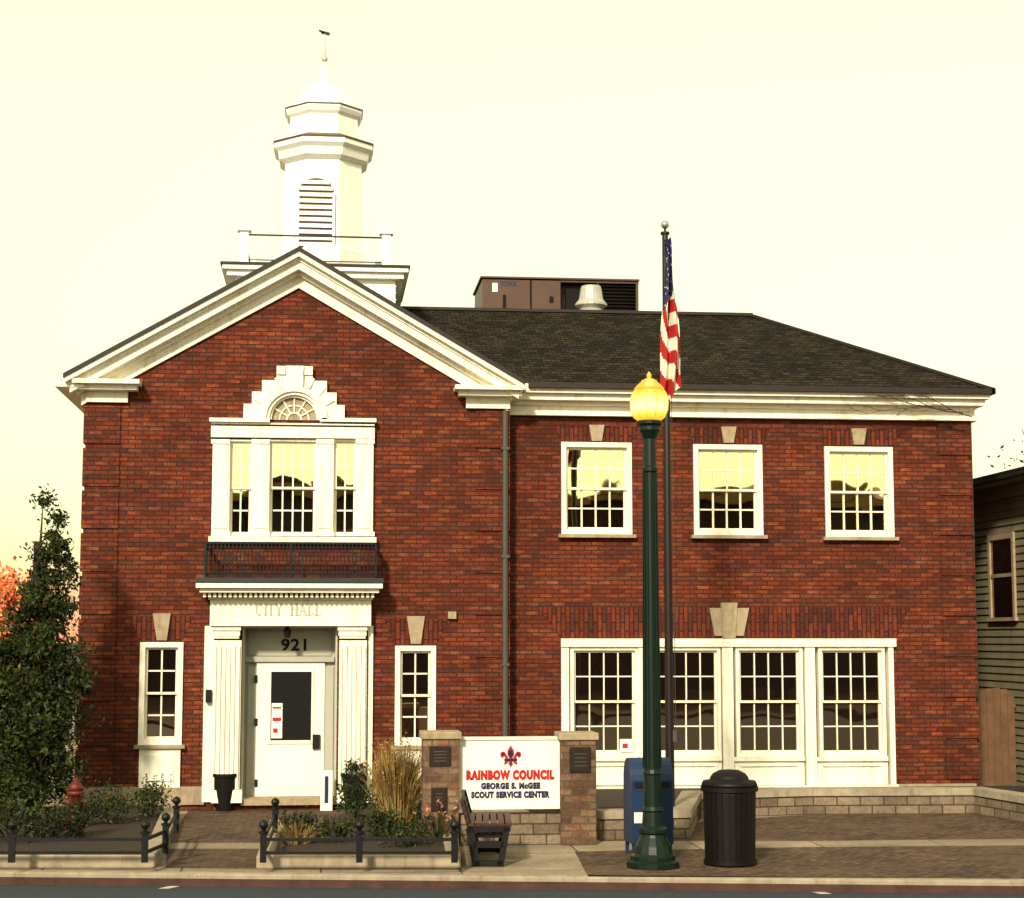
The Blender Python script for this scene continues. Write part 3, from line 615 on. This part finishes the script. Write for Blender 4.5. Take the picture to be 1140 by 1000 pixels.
gt = thing('alley_gate', 'brown plank gate between the city hall and the clapboard house', 'gate', ((xR+XN)/2, 1.9, 0)); yG = 1.9
m = MB(); x = xR+.05; zt_ = P(1100,768,yG)[1]; i = 0
while x < XN-.12: m.box(x, x+.115, yG, yG+.03, .05, zt_+.03*math.sin(i)); x += .12; i += 1
m.build('board', M['wood'], gt)
for z0_ in (.4, zt_-.3): MB().box(xR+.02,XN-.03,yG+.031,yG+.07,z0_,z0_+.1).build('rail', M['wood'], gt)

# ------------------------------------------------------------------ low wall at right
pts = [G(668,936),G(768,934),G(779,911),G(900,907),G(1085,906),G(1140,916),G(1260,940)]
def strip(mb, pts, t, z0, z1):
    P2 = [Vector(p) for p in pts]; L_ = []; R_ = []
    for i, p in enumerate(P2):
        d0 = (P2[min(i+1,len(P2)-1)]-p); d1 = (p-P2[max(i-1,0)]); d = (d0.normalized() if d0.length else Vector((0,0)))+(d1.normalized() if d1.length else Vector((0,0)))
        d.normalize(); n = Vector((-d.y,d.x)); L_.append(p-n*t[0]); R_.append(p+n*t[1])
    for i in range(len(P2)-1): mb.slab([tuple(L_[i]),tuple(L_[i+1]),tuple(R_[i+1]),tuple(R_[i])], z0, z1)
lw = thing('garden_wall', 'low pale block garden wall with concrete cap curving along the right wing', 'wall', (*pts[2], 0))
m = MB(); strip(m, pts, (0,.25), 0, .26); m.build('blockwork', M['block'], lw)
m = MB(); strip(m, pts, (.03,.30), .262, .36); m.build('cap', M['kerb'], lw)
tag(MB().slab([G(672,930),G(766,928),G(785,906),G(900,903),G(1085,902),(11.4,-.2),(xM+.1,-.06)], .004, .24).build('raised_bed', M['soil']), kind='structure')

# ------------------------------------------------------------------ flower beds, fences
lb = thing('planter_kerb', 'long concrete kerb edging the flower bed at lower left', 'planter kerb', (*G(90,967), 0))
m = MB(); strip(m, [G(*p) for p in [(-60,967),(172,967),(186,950),(200,908)]], (0,.22), 0, .15); m.build('edging', M['kerb'], lb, bevel=.02)
mb_ = thing('planter_kerb', 'concrete kerb edging the fenced flower bed left of the bench', 'planter kerb', (*G(400,968), 0))
m = MB(); g0,g1 = G(285,968),G(513,968)
strip(m, [G(300,925),g0,g1,G(508,925)], (0,.22), 0, .15)
m.build('edging', M['kerb'], mb_, bevel=.02)
tag(MB().slab([G(-60,964),G(170,964),G(183,950),G(196,900),(xL+1.4,YL-.06),(-12,YL-.06)], .004, .09).build('flower_bed_soil', M['soil']), kind='structure')
tag(MB().slab([G(292,964),G(506,964),G(500,905),G(420,896),G(395,905)], .006, .09).build('flower_bed_soil', M['soil']), kind='structure')
def fence(label, posts, loc):
    t = thing('garden_fence', label, 'fence', (*loc, .15))
    for (x, y), (x2, y2) in zip(posts, posts[1:]):
        for z_ in (.22, .36): MB().bar((x,y,z_),(x2,y2,z_),.028,.035).build('rail', M['iron'], t)
    for x, y in posts:
        p = MB(); p.box(x-.034,x+.034,y-.034,y+.034,.12,.42); p.lathe(x,y,[(r_,z_-.04) for r_,z_ in [(.034,.46),(.052,.465),(.052,.485),(.020,.497),(.022,.508),(.042,.525),(.052,.553),(.042,.583),(.02,.598),(.004,.606)]],12); p.build('post', M['iron'], t)
fence('black iron garden fence around the lower left flower bed', [G(-40,957,.15),G(13,957,.15),G(161,957,.15),G(184,947,.15),G(196,925,.15)], G(90,957,.15))
fence('black iron garden fence around the bed left of the bench', [G(306,927,.15),G(293,957,.15),G(400,957,.15),G(506,957,.15),G(503,927,.15)], G(400,957,.15))

def shrub(label, px, py, hgt, rad, n=26, mat='shrub', per=28, size=.028, cr=None):
    x, y = G(px, py); t = thing('shrub', label, 'shrub', (x, y, .05))
    m = MB(); m.foliage((x,y,hgt*.55+.05), (rad,rad,hgt*.5), n, per, cr or rad*.20, size, .2)
    for k in range(10):   # stray sprigs above the mass
        a = random.random()*6.28; r_ = rad*random.uniform(.2,.9)
        for q in range(7): m.leaf(Vector((x+math.cos(a)*r_, y+math.sin(a)*r_, hgt*(.8+.06*q))), size*.8)
    m.build('foliage', M[mat], t)
    for k in range(7):
        a = k*.9+px; s = MB(); s.tube([(x,y,.02),(x+math.cos(a)*rad*.3,y+math.sin(a)*rad*.3,hgt*.5),(x+math.cos(a)*rad*.55,y+math.sin(a)*rad*.55,hgt*.9)],[.012,.008,.003],5)
        s.build('stem', M['bark'], t)
    return t
def grassclump(label, px, py, hgt, spread, n=520, mat='reeds'):
    x, y = G(px, py); m = MB()
    for _ in range(n):
        a = random.random()*6.283; r0 = random.random()*spread*.45; hh = hgt*random.uniform(.5,1.08)*random.uniform(.8,1); lean = random.gauss(.0,.42)*spread
        bx_, by_ = x+math.cos(a)*r0, y+math.sin(a)*r0; dx, dy = math.cos(a)*abs(lean), math.sin(a)*abs(lean); w_ = random.uniform(.004,.010)
        p0 = Vector((bx_,by_,.05)); p1 = Vector((bx_+dx*.3,by_+dy*.3,hh*.6)); p2 = Vector((bx_+dx,by_+dy,hh)); o_ = Vector((w_,0,0)) if random.random()<.6 else Vector((0,w_,0))
        m.face([p0-o_,p0+o_,p1+o_,p1-o_]); m.face([p1-o_,p1+o_,p2])
        if random.random() < .4: m.leaf(p2, .022)
    return tag(m.build('ornamental_grass', M[mat], origin=(x,y,0)), label, 'ornamental grass')
grassclump('tall dry tan ornamental grass in front of the left sign pillar', 443, 926, 1.18, .46, 1700)
grassclump('small dry grass tuft at the left end of the middle bed', 330, 948, .36, .3, 200)
shrub('dark leafy bush left of the tan ornamental grass', 398, 922, .60, .30, 34)
shrub('low green shrub behind the middle post of the fenced bed', 376, 946, .34, .30, 20)
shrub('small green shrub near the left post of the middle bed', 332, 938, .32, .28, 15)
shrub('bushy green shrub at the foot of the left sign pillar', 480, 938, .50, .30, 34)
shrub('low green shrub beside the bench end of the bed', 455, 950, .32, .32, 22)
shrub('green shrub at the base of the tan grass', 425, 940, .40, .32, 26)
shrub('loose green shrub right of the red hydrant', 124, 925, .50, .38, 28)
shrub('rounded green shrub at the corner of the left bed', 166, 918, .56, .34, 30)
shrub('leafy green shrub in front of the red hydrant', 86, 940, .50, .34, 26)
shrub('low brownish shrub in the left bed behind the fence', 52, 944, .40, .38, 24)
shrub('low leafy shrub at the far left of the bed', 10, 945, .50, .42, 30)
shrub('small shrub below the left narrow window', 140, 902, .30, .40, 18)
fx, fy = G(488, 944)
fw = thing('flower_plant', 'small pink flowers in front of the shrub by the left sign pillar', 'flowers', (fx, fy, .1)); m = MB(); s = MB()
for k in range(26):
    p = Vector((fx+random.gauss(0,.16), fy+random.gauss(0,.1), .3+random.random()*.28)); m.leaf(p,.03); m.leaf(p,.03); s.tube([(fx,fy,.05),tuple(p)],.004,4)
m.build('blossom', M['bloom'], fw); s.build('stem', M['shrub'], fw)

# ------------------------------------------------------------------ sign with pillars
ys = -5.0
def pillar(label, px0, px1, top, plaques):
    a_ = P(px0,880,ys-.22)[0]; b_ = P(px1,880,ys-.22)[0]; zt = P(px0,top,ys-.22)[1]
    t = thing('sign_pillar', label, 'pillar', ((a_+b_)/2, ys, 0), None)
    MB().box(a_,b_,ys-.22,ys+.2,0,zt-.10).build('shaft', M['pillar'], t, bevel=.008)
    MB().box(a_-.03,b_+.03,ys-.25,ys+.23,zt-.10,zt-.012).build('cap', M['stone'], t, bevel=.012)
    for r in plaques:
        MB().pb(*r,ys-.24,ys-.221).build('plaque', M['plaque'], t, bevel=.004)
        l = MB()
        for k in range(4): yy = r[1]+(r[3]-r[1])*(.25+.16*k); l.pb(r[0]+5,yy,r[2]-5,yy+.8,ys-.244,ys-.2405)
        l.build('plaque_relief', M['downspout'], t)
    return t
pillar('brick pillar with two plaques at the left end of the sign', 471, 511, 814, [(478,831,502,853),(480,877,498,903)])
pillar('brick pillar with one plaque at the right end of the sign', 625, 664, 815, [(634,832,658,860)])
sg = thing('office_sign', 'white council service center sign board between two brick pillars', 'sign', (P(569,900,ys)[0], ys, .3))
MB().pb(511.5,823,625,898,ys-.06,ys+.04).build('board', M['signwhite'], sg)
fr = MB(); fr.pb(511.2,821,625.5,823.5,ys-.08,ys+.06); fr.pb(511.2,898,625.5,900.5,ys-.08,ys+.06); fr.pb(511.2,823.5,513.2,898,ys-.08,ys+.06); fr.pb(623.5,823.5,625.5,898,ys-.08,ys+.06); fr.build('frame', M['white'], sg)
a0_ = P(511,900,ys-.1); b0_ = P(625,904,ys-.1)
MB().box(a0_[0]+.01,b0_[0]-.01,ys-.12,ys+.12,0,b0_[1]-.02).build('base_wall', M['block'], sg)
yt = ys-.061
ptext('RAINBOW COUNCIL', 519,857.5,617,868, yt, M['red'], 'lettering', sg, .085, 1.18)
ptext('GEORGE S. McGEE', 535.5,871.5,601.5,878.3, yt, M['navy'], 'lettering', sg, .075, 1.16)
ptext('SCOUT SERVICE CENTER', 524.5,881.3,612,888.2, yt, M['navy'], 'lettering', sg, .075, 1.16)
ex, ez = P(568.5,842,yt); s_ = 1/86.0
E = lambda pts: [(ex+x*s_, ez+y*s_) for x, y in pts]
m = MB(); m.prism(E([(0,11.5),(3.4,6),(3.6,2),(1.6,-2.5),(-1.6,-2.5),(-3.6,2),(-3.4,6)]), yt-.006, yt)
for q in (-1,1):
    poly = [(q*2.2,-2.5),(q*4.2,1.5),(q*7.0,5.2),(q*10.4,4.4),(q*11.2,.6),(q*9.0,-1.8),(q*7.6,-.4),(q*6.6,.2),(q*5.8,-2.5)]
    m.prism(E(poly), yt-.006, yt)
    m.prism(E([(q*1.8,-5.2),(q*6.0,-5.2),(q*7.6,-8.6),(q*4.2,-8.0)]), yt-.006, yt)
m.prism(E([(-1.5,-5.2),(1.5,-5.2),(2.4,-8.2),(0,-11.5),(-2.4,-8.2)]), yt-.006, yt)
m.build('emblem', M['red'], sg)
m = MB(); m.prism(E([(-6.8,-2.5),(6.8,-2.5),(6.8,-5.2),(-6.8,-5.2)]), yt-.007, yt)
m.prism(E([(0,7.6),(2.3,4.6),(2.4,1.2),(0,-2.0),(-2.4,1.2),(-2.3,4.6)]), yt-.009, yt-.0062)
for q in (-1,1):
    m.prism(E([(q*5.0,1.4),(q*7.2,3.9),(q*9.2,3.3),(q*9.8,1.0),(q*8.6,-.2),(q*7.4,1.8)]), yt-.009, yt-.0062)
m.prism(E([(-1.3,-6),(1.3,-6),(0,-9.5)]), yt-.009, yt-.0062)
m.build('emblem_detail', M['navy'], sg)

# ------------------------------------------------------------------ street lamp
lx, ly = G(727, 966); sc = 1/103.5; cz = lambda py: (966-py)*sc
lamp = thing('street_lamp', 'dark green street lamp with glowing yellow acorn globe', 'street lamp', (lx, ly, 0))
m = MB(); m.lathe(lx,ly,[(.29,0),(.29,.07),(.25,.09),(.25,.13),(.22,.16),(.20,.24),(.15,.33),(.14,.36),(.16,.38),(.16,.42),(.12,.45),(.11,.60),(.12,.62),(.10,.66)],16); m.build('base', M['green'], lamp)
m = MB(); zt = cz(466); prof = [(.10,.66),(.098,1.0),(.105,1.02),(.095,1.06),(.075,zt-.5),(.09,zt-.48),(.09,zt-.44),(.072,zt-.42),(.07,zt-.12),(.10,zt-.06),(.12,zt-.02),(.12,zt+.02)]
m.lathe(lx,ly,prof,16)
for k in range(12): a = k*math.pi/6; m.tube([(lx+.098*math.cos(a),ly+.098*math.sin(a),1.08),(lx+.076*math.cos(a),ly+.076*math.sin(a),zt-.5)],.008,4)
m.build('post', M['green'], lamp)
m = MB(); m.lathe(lx,ly,[(.12,zt+.02),(.15,zt+.05),(.15,zt+.08),(.10,zt+.10)],16); m.build('globe_holder', M['green'], lamp)
zb = cz(457)
m = MB(); m.lathe(lx,ly,[(.125,zb),(.175,zb+.04),(.208,zb+.12),(.215,zb+.21),(.205,zb+.28),(.18,zb+.335),(.15,zb+.36)],28); m.build('globe', M['globe'], lamp, True)
m = MB()
for k in range(12):
    a = k*math.pi/6+.2; m.tube([(lx+r_*math.cos(a),ly+r_*math.sin(a),zb+h_) for r_,h_ in ((.128,0),(.177,.04),(.210,.12),(.217,.21),(.207,.28),(.182,.335))],.004,4)
m.build('globe_rib', M['amber'], lamp)
m = MB(); m.lathe(lx,ly,[(.165,zb+.345),(.172,zb+.355),(.165,zb+.37),(.13,zb+.41),(.09,zb+.445),(.085,zb+.46)],28); m.build('globe_cap', M['amber'], lamp, True)
m = MB(); m.lathe(lx,ly,[(.05,zb+.46),(.055,zb+.475),(.02,zb+.49),(.03,zb+.515),(.022,zb+.535),(.002,zb+.56)],16); m.build('finial', M['amber'], lamp, True)
ld = bpy.data.lights.new('lamp_light','POINT'); ld.energy = 30; ld.color = (1,.7,.3); ld.shadow_soft_size = .2; lo = bpy.data.objects.new('lamp_light', ld); C.objects.link(lo); lo.parent = lamp; lo.location = (0,-.1,zb+.85)

# ------------------------------------------------------------------ flagpole and flag
fx, fy = G(746.5, 930); fp = thing('flagpole', 'tall dark bronze flagpole topped by a small ball', 'flagpole', (fx, fy, 0))
zt = P(741,262,fy)[1]
m = MB(); m.lathe(fx,fy,[(.12,0),(.12,.05),(.06,.08),(.058,1.5),(.040,zt)],12); m.build('pole', M['bronze'], fp)
m = MB(); m.lathe(fx,fy,[(.04,zt),(.06,zt+.01),(.06,zt+.04),(.015,zt+.05),(.015,zt+.09)],12); m.build('truck', M['iron'], fp)
m = MB(); m.sphere((fx,fy,zt+.14),.055,10); m.build('ball', M['silver'], fp, True)
m = MB(); m.tube([(fx+.07,fy-.05,1.2),(fx+.05,fy-.05,zt-.05)],.004,4); m.build('halyard', M['downspout'], fp)
MB().box(fx+.03,fx+.08,fy-.06,fy-.03,1.18,1.32).build('cleat', M['downspout'], fp)
m = MB(); nz, nx = 110, 26; zf1 = P(745,268,fy)[1]; zf0 = P(745,441,fy)[1]
grid = []
for j in range(nz+1):
    v = j/nz; z = zf1-(zf1-zf0)*v
    wr = .04+.14*min(1,v*1.3)**.8; wl = .03+.14*max(0,v-.3)
    row = []
    for i in range(nx+1):
        u_ = i/nx; x = fx-wl+(wl+wr)*u_+.012*math.sin(9*v+3*u_); y = fy-.12+.07*math.sin(u_*13+v*3)+.03*math.sin(v*11+u_*5)
        zz_ = z-(.10*math.sin(u_*4.2+.4))*max(0,(v-.8)/.2)
        row.append((x,y,zz_))
    grid.append(row)
for j in range(nz):
    for i in range(nx):
        v, u_ = j/nz, i/nx
        if v < .44-.16*u_+.03*math.sin(u_*12): m.mi = 0
        else: m.mi = 1+int(math.floor(-u_*2.6+v*10.0+.5*math.sin(u_*6+v*5)+20)) % 2
        m.face([grid[j][i],grid[j][i+1],grid[j+1][i+1],grid[j+1][i]])
tag(m.build('flag', [M['union'],M['stripe_red'],M['stripe_white']], origin=(fx,fy,zf0), smooth=True), 'limp red white and blue striped flag hanging from the flagpole', 'flag')

# ------------------------------------------------------------------ mailbox
mx, my = G(722, 953); bz = thing('mailbox', 'blue street mailbox standing behind the green lamp post', 'mailbox', (mx, my, 0))
m = MB(); w2, d2 = .245, .26; prof = [(-d2,.16),(d2,.16),(d2,.88)]+[(d2*math.cos(t),.88+.24*math.sin(t)) for t in [math.pi*i/12 for i in range(1,12)]]+[(-d2,.88)]
n = len(prof); m.v += [(mx-w2,my+y,z) for y,z in prof]+[(mx+w2,my+y,z) for y,z in prof]
m.idx(0,[tuple(range(n)),tuple(range(2*n-1,n-1,-1))]+[(i,n+i,n+(i+1)%n,(i+1)%n) for i in range(n)]); m.build('body', M['blue'], bz, bevel=.008)
for ax in (-1,1):
    for ay in (-1,1): MB().box(mx+ax*.21-.02,mx+ax*.21+.02,my+ay*.22-.02,my+ay*.22+.02,0,.16).build('leg', M['blue'], bz)
m = MB(); m.box(mx-.2,mx+.2,my-d2-.02,my-d2-.001,.80,.86); m.build('handle', M['iron'], bz)
m = MB(); m.box(mx-.21,mx-.11,my-d2-.004,my-d2-.001,.40,.52); m.build('label', M['signwhite'], bz)

# ------------------------------------------------------------------ litter bin
tx, ty = G(813, 963); tc = thing('litter_bin', 'black slatted litter bin with domed lid on the kerbside', 'litter bin', (tx, ty, 0))
m = MB(); m.lathe(tx,ty,[(.268,.05),(.284,.80)],32); m.build('liner', M['can'], tc)
for k in range(26):
    m = MB(); a = 2*math.pi*k/26; ca, sa = math.cos(a), math.sin(a); t0 = Vector((-sa,ca,0))*.031; n0 = Vector((ca,sa,0))
    pts_ = [(.276,.03),(.283,.40),(.292,.78),(.288,.84)]
    for (r0,z0_),(r1,z1_) in zip(pts_,pts_[1:]):
        c0 = Vector((tx,ty,z0_))+n0*r0; c1 = Vector((tx,ty,z1_))+n0*r1
        m.face([c0-t0,c0+t0,c1+t0,c1-t0]); m.face([c0+t0,c0+t0-n0*.01,c1+t0-n0*.01,c1+t0]); m.face([c0-t0-n0*.01,c0-t0,c1-t0,c1-t0-n0*.01])
    m.build('slat', M['can'], tc)
m = MB(); m.lathe(tx,ty,[(.275,.02),(.295,.02),(.295,.07),(.275,.07)],32); m.build('band', M['can'], tc)
m = MB(); m.lathe(tx,ty,[(.29,.81),(.318,.81),(.318,.86),(.29,.86)],32); m.build('band', M['can'], tc)
m = MB(); m.lathe(tx,ty,[(.305,.862),(.31,.88),(.29,.92),(.22,.925),(.21,.96),(.18,1.0),(.11,1.035),(.01,1.045)],28); m.build('lid', M['can'], tc, True)
for k in range(3): a = k*2.09; MB().lathe(tx+.2*math.cos(a),ty+.2*math.sin(a),[(.03,0),(.03,.05)],8).build('foot', M['iron'], tc)

# ------------------------------------------------------------------ bench
bx0, by0 = G(545, 965); bn = thing('bench', 'dark slatted park bench seen from its end by the planter', 'bench', (bx0, by0, 0))
def be(x, y, z):
    a = R(-5); return (bx0+x*math.cos(a)-y*math.sin(a), by0+x*math.sin(a)+y*math.cos(a), z)
Lb = 1.25
for yy in (0, Lb):
    m = MB()
    m.bar(be(-.14,yy,0),be(-.22,yy,.42),.05,.09); m.bar(be(.12,yy,0),be(.19,yy,.42),.05,.07); m.bar(be(-.24,yy,.40),be(.23,yy,.42),.05,.07)
    m.bar(be(-.21,yy,.40),be(-.30,yy,.72),.05,.06); m.bar(be(-.17,yy,.04),be(.14,yy,.04),.05,.06); m.bar(be(-.18,yy,.24),be(.15,yy,.24),.05,.07)
    m.build('end_frame', M['iron'], bn)
m = MB(); m.bar(be(-.02,.05,.32),be(-.02,Lb-.05,.32),.32,.03); m.build('under_shelf', M['iron'], bn)
m = MB(); m.bar(be(-.16,.05,.2),be(-.16,Lb-.05,.2),.03,.3); m.build('back_panel', M['iron'], bn)
for k in range(6): x = -.20+k*.082; MB().bar(be(x,-.03,.456),be(x,Lb+.03,.456),.066,.035).build('seat_slat', M['benchwood'], bn)
for k in range(4): z_ = .505+k*.066; x = -.235-.27*(z_-.46); MB().bar(be(x,-.03,z_),be(x,Lb+.03,z_),.03,.055).build('back_slat', M['benchwood'], bn)

# ------------------------------------------------------------------ door pots, leaning board, hydrant
def pot(label, px, py, w_, h_, plant=None):
    x, y = G(px, py); t = thing('plant_pot', label, 'plant pot', (x, y, 0)); r = w_/2
    m = MB(); m.lathe(x,y,[(r*.62,0),(r*.95,h_*.92),(r*1.05,h_*.92),(r*1.05,h_),(r*.9,h_),(r*.85,h_*.9),(.01,h_*.9)],20); m.build('pot', M['black'], t)
    if plant: f_ = MB(); f_.foliage((x,y,h_+.08),(r*.9,r*.9,.12),10,20,.05,.03,.1); f_.build('plant', M['shrub'], t)
pot('tall black plant pot at the left side of the door', 250, 903, .38, .54)
pot('black plant pot holding leaves right of the door', 394, 903, .38, .54, True)
lbx = thing('leaning_board', 'small white board leaning beside the door under the right pilaster', 'board', (P(363,897,YL-.3)[0], YL-.3, 0))
m = MB(); a = P(357,858,YL-.3); b = P(370,893,YL-.3); m.box(a[0],b[0],YL-.30,YL-.26,0.01,a[1]); m.build('panel', M['signwhite'], lbx)
m = MB(); m.box(a[0]+.06,b[0]-.06,YL-.306,YL-.301,.12,a[1]-.08); m.build('panel_mark', M['blue'], lbx)
hx, hy = G(83, 930); hy_ = thing('fire_hydrant', 'small red fire hydrant among plants in the left bed', 'fire hydrant', (hx, hy, .05))
m = MB(); m.lathe(hx,hy,[(.13,.05),(.13,.1),(.09,.12),(.085,.5),(.11,.51),(.11,.55),(.09,.56)],16); m.build('barrel', M['hydrant'], hy_, True)
m = MB(); m.lathe(hx,hy,[(.10,.56),(.09,.62),(.05,.67),(.025,.68),(.025,.72)],16); m.build('bonnet', M['hydrant'], hy_, True)
for q in (-1,1): m = MB(); m.tube([(hx+q*.07,hy,.42),(hx+q*.15,hy,.42)],.045,10); m.build('nozzle', M['hydrant'], hy_)

# ------------------------------------------------------------------ trees
def tree(name, label, x, y, trunk_h, r0, crowns, mat, limbs=8, size=.06, per=40, lo=.3):
    t = thing(name, label, 'tree', (x, y, 0)); m = MB()
    m.tube([(x,y,-.1),(x+.03,y,trunk_h*.5),(x-.02,y,trunk_h)],[r0,r0*.8,r0*.55],10)
    for k in range(limbs):
        c = crowns[k % len(crowns)]; a = k*2.4; zc = trunk_h*(.5+.5*k/limbs)
        e = Vector((c[0]+math.cos(a)*c[3]*.7, c[1]+math.sin(a)*c[3]*.7, c[2]+c[4]*.4*math.sin(k*1.7)))
        s0 = Vector((x,y,zc)); mid = (s0+e)/2+Vector((0,0,.15)); m.tube([s0,mid,e],[r0*.4,r0*.22,r0*.06],6)
    m.build('trunk', M['bark'], t, True)
    f = MB()
    for cx,cy,cz_,rx,rz,cl in crowns: f.foliage((cx,cy,cz_),(rx,rx,rz),cl,per,max(.07,rx*.16),size,lo)
    f.build('crown', M[mat], t); return t
def at(px, py, Y): a = P(px,py,Y); return (a[0], Y, a[1])
Yt = -2.2
def cr(px,py,rx,rz,n,Y=Yt): a = at(px,py,Y); return (a[0],a[1],a[2],rx,rz,n)
tx0 = at(35,900,Yt)[0]
tree('evergreen_tree', 'tall dense evergreen tree standing against the left corner of the brick building', tx0, Yt, 3.8, .09,
     [cr(30,860,.78,.7,120), cr(38,800,.76,.7,120), cr(42,730,.64,.7,100), cr(46,672,.46,.45,50), cr(52,630,.26,.35,20), cr(0,790,.6,.9,80), cr(62,585,.12,.24,7), cr(50,558,.06,.12,3), cr(4,740,.36,.5,40), cr(76,640,.12,.2,5), cr(66,606,.14,.12,5), cr(88,760,.12,.3,8)], 'leaf', 14, .036, 60)
x,y,z = at(-10,700,14); tree('autumn_tree', 'distant red and orange autumn tree glowing at the left edge', x, y, 2.5, .12, [(x+.2,y,2.9,1.2,1.1,90),(x-1,y,2.4,1.2,1.2,60)], 'autumn', 6, .09, 40)
x,y,z = at(-60,760,20); tree('background_tree', 'dark background tree low behind the evergreen at left', x, y, 2.2, .15, [(x+1.0,y,1.3,1.6,1.3,60),(x-1,y,2.2,1.6,1.4,60)], 'leaf', 6, .10, 40)
x,y,z = at(1190,490,8); tree('bare_tree', 'sparse leafy tree whose twigs enter at the right edge', x, y, 5.5, .12, [(x,y,z,1.55,1.0,12),(x+.6,y,z+.6,1.2,1.0,14)], 'leaf', 14, .055, 10, .2)

# ------------------------------------------------------------------ buildings across the street (seen reflected in the window panes)
def opp(label, x0, x1, hgt, mat, steps=0, y=-50):
    t = thing('shop_building', label, 'building', ((x0+x1)/2, y, 0)); m = MB(); m.box(x0,x1,y-9,y,-.1,hgt); m.build('wall', M[mat], t)
    rnd = random.Random(int(x0*7)); xx = x0+.3
    while xx < x1-.6:
        w_ = rnd.uniform(.8,2.6); xb_ = min(xx+w_, x1-.2); m = MB(); hh_ = rnd.uniform(.1,.6)
        if rnd.random() < .4: m.box(xx,xb_,y-3,y-.3,hgt+.001,hgt+hh_)
        else: m.prism([(xx,hgt+.001),(xb_,hgt+.001),(xx+(xb_-xx)*.8,hgt+hh_*.9),(xx+(xb_-xx)*.5,hgt+hh_*1.2),(xx+(xb_-xx)*.25,hgt+hh_*1.0)],y-3,y-.3)
        m.build('parapet', M[rnd.choice(('oppB','oppD','oppD'))], t); xx = xb_+rnd.uniform(0,.8)
    c_ = MB(); c_.box(x0-.05,x1+.05,y-.2,y+.35,hgt-.4,hgt-.1); c_.build('cornice', M['oppD'], t)
    nx_ = max(2,int((x1-x0)/2.4))
    for i in range(nx_):
        xa = x0+(x1-x0)*(i+.28)/nx_; xb = x0+(x1-x0)*(i+.72)/nx_
        f_ = MB(); f_.box(xa-.1,xb+.1,y+.002,y+.08,hgt*.52,hgt*.80); wo = f_.build('window', M['oppC'], t); f_ = MB(); f_.box(xa,xb,y+.081,y+.10,hgt*.54,hgt*.78); f_.build('pane', M['black'], wo)
        f_ = MB(); f_.box(xa-.4,xb+.4,y+.002,y+.1,.5,2.9); f_.build('shopfront', M['black'], t)
        f_ = MB(); f_.box(xa-.5,xb+.5,y+.102,y+.9,2.9,3.3); f_.build('awning', M['oppC'], t)
opp('dark brick shop building across the street at its left end', -14, -3.5, 8.7, 'oppA')
opp('stucco shop building across the street opposite the doorway', -3.4, 2.6, 8.9, 'oppB')
opp('brick shop building across the street right of the tall stucco one', 2.7, 11.4, 8.7, 'oppA')
opp('brown brick shop building across the street opposite the right wing', 11.5, 21.4, 8.9, 'oppA')
opp('dark stucco shop building across the street beyond the brown brick one', 21.5, 28.4, 8.7, 'oppB')
opp('long low stucco shop building far along the street', 28.5, 50, 8.9, 'oppB')

# ------------------------------------------------------------------ light
wd = bpy.data.worlds.new('World'); scn.world = wd; wd.use_nodes = True; nt = wd.node_tree; nt.nodes.clear()
out = N(nt,'ShaderNodeOutputWorld'); sky = N(nt,'ShaderNodeTexSky', sky_type='NISHITA'); sky.sun_disc = False; sky.sun_elevation = R(30); sky.sun_rotation = R(205)
b1 = N(nt,'ShaderNodeBackground'); b1.inputs[1].default_value = .05; nt.links.new(sky.outputs[0], b1.inputs[0])
tcn = N(nt,'ShaderNodeTexCoord'); sx = N(nt,'ShaderNodeSeparateXYZ'); nt.links.new(tcn.outputs['Generated'], sx.inputs[0])
rp_ = N(nt,'ShaderNodeValToRGB'); nt.links.new(sx.outputs[2], rp_.inputs[0]); e = rp_.color_ramp.elements
e[0].position = 0; e[0].color = (1.0,.30,.12,1); e[1].position = .5; e[1].color = (.80,.78,.48,1)
for q_, c_ in ((.022,(1.0,.44,.18,1)),(.042,(1.0,.80,.30,1)),(.07,(1.0,.97,.40,1)),(.16,(1.0,1.0,.50,1)),(.28,(1.0,.98,.56,1))): q = e.new(q_); q.color = c_
b2 = N(nt,'ShaderNodeBackground'); b2.inputs[1].default_value = 1.0; nt.links.new(rp_.outputs[0], b2.inputs[0])
ads = N(nt,'ShaderNodeAddShader'); nt.links.new(b1.outputs[0], ads.inputs[0]); nt.links.new(b2.outputs[0], ads.inputs[1]); nt.links.new(ads.outputs[0], out.inputs[0])
sl_ = bpy.data.lights.new('sun','SUN'); sl_.energy = 4.9; sl_.angle = R(5); sl_.color = (1,.90,.70); so_ = bpy.data.objects.new('sun', sl_); C.objects.link(so_)
dv = Vector((.38,1,-.60)); so_.rotation_euler = dv.to_track_quat('-Z','Y').to_euler()
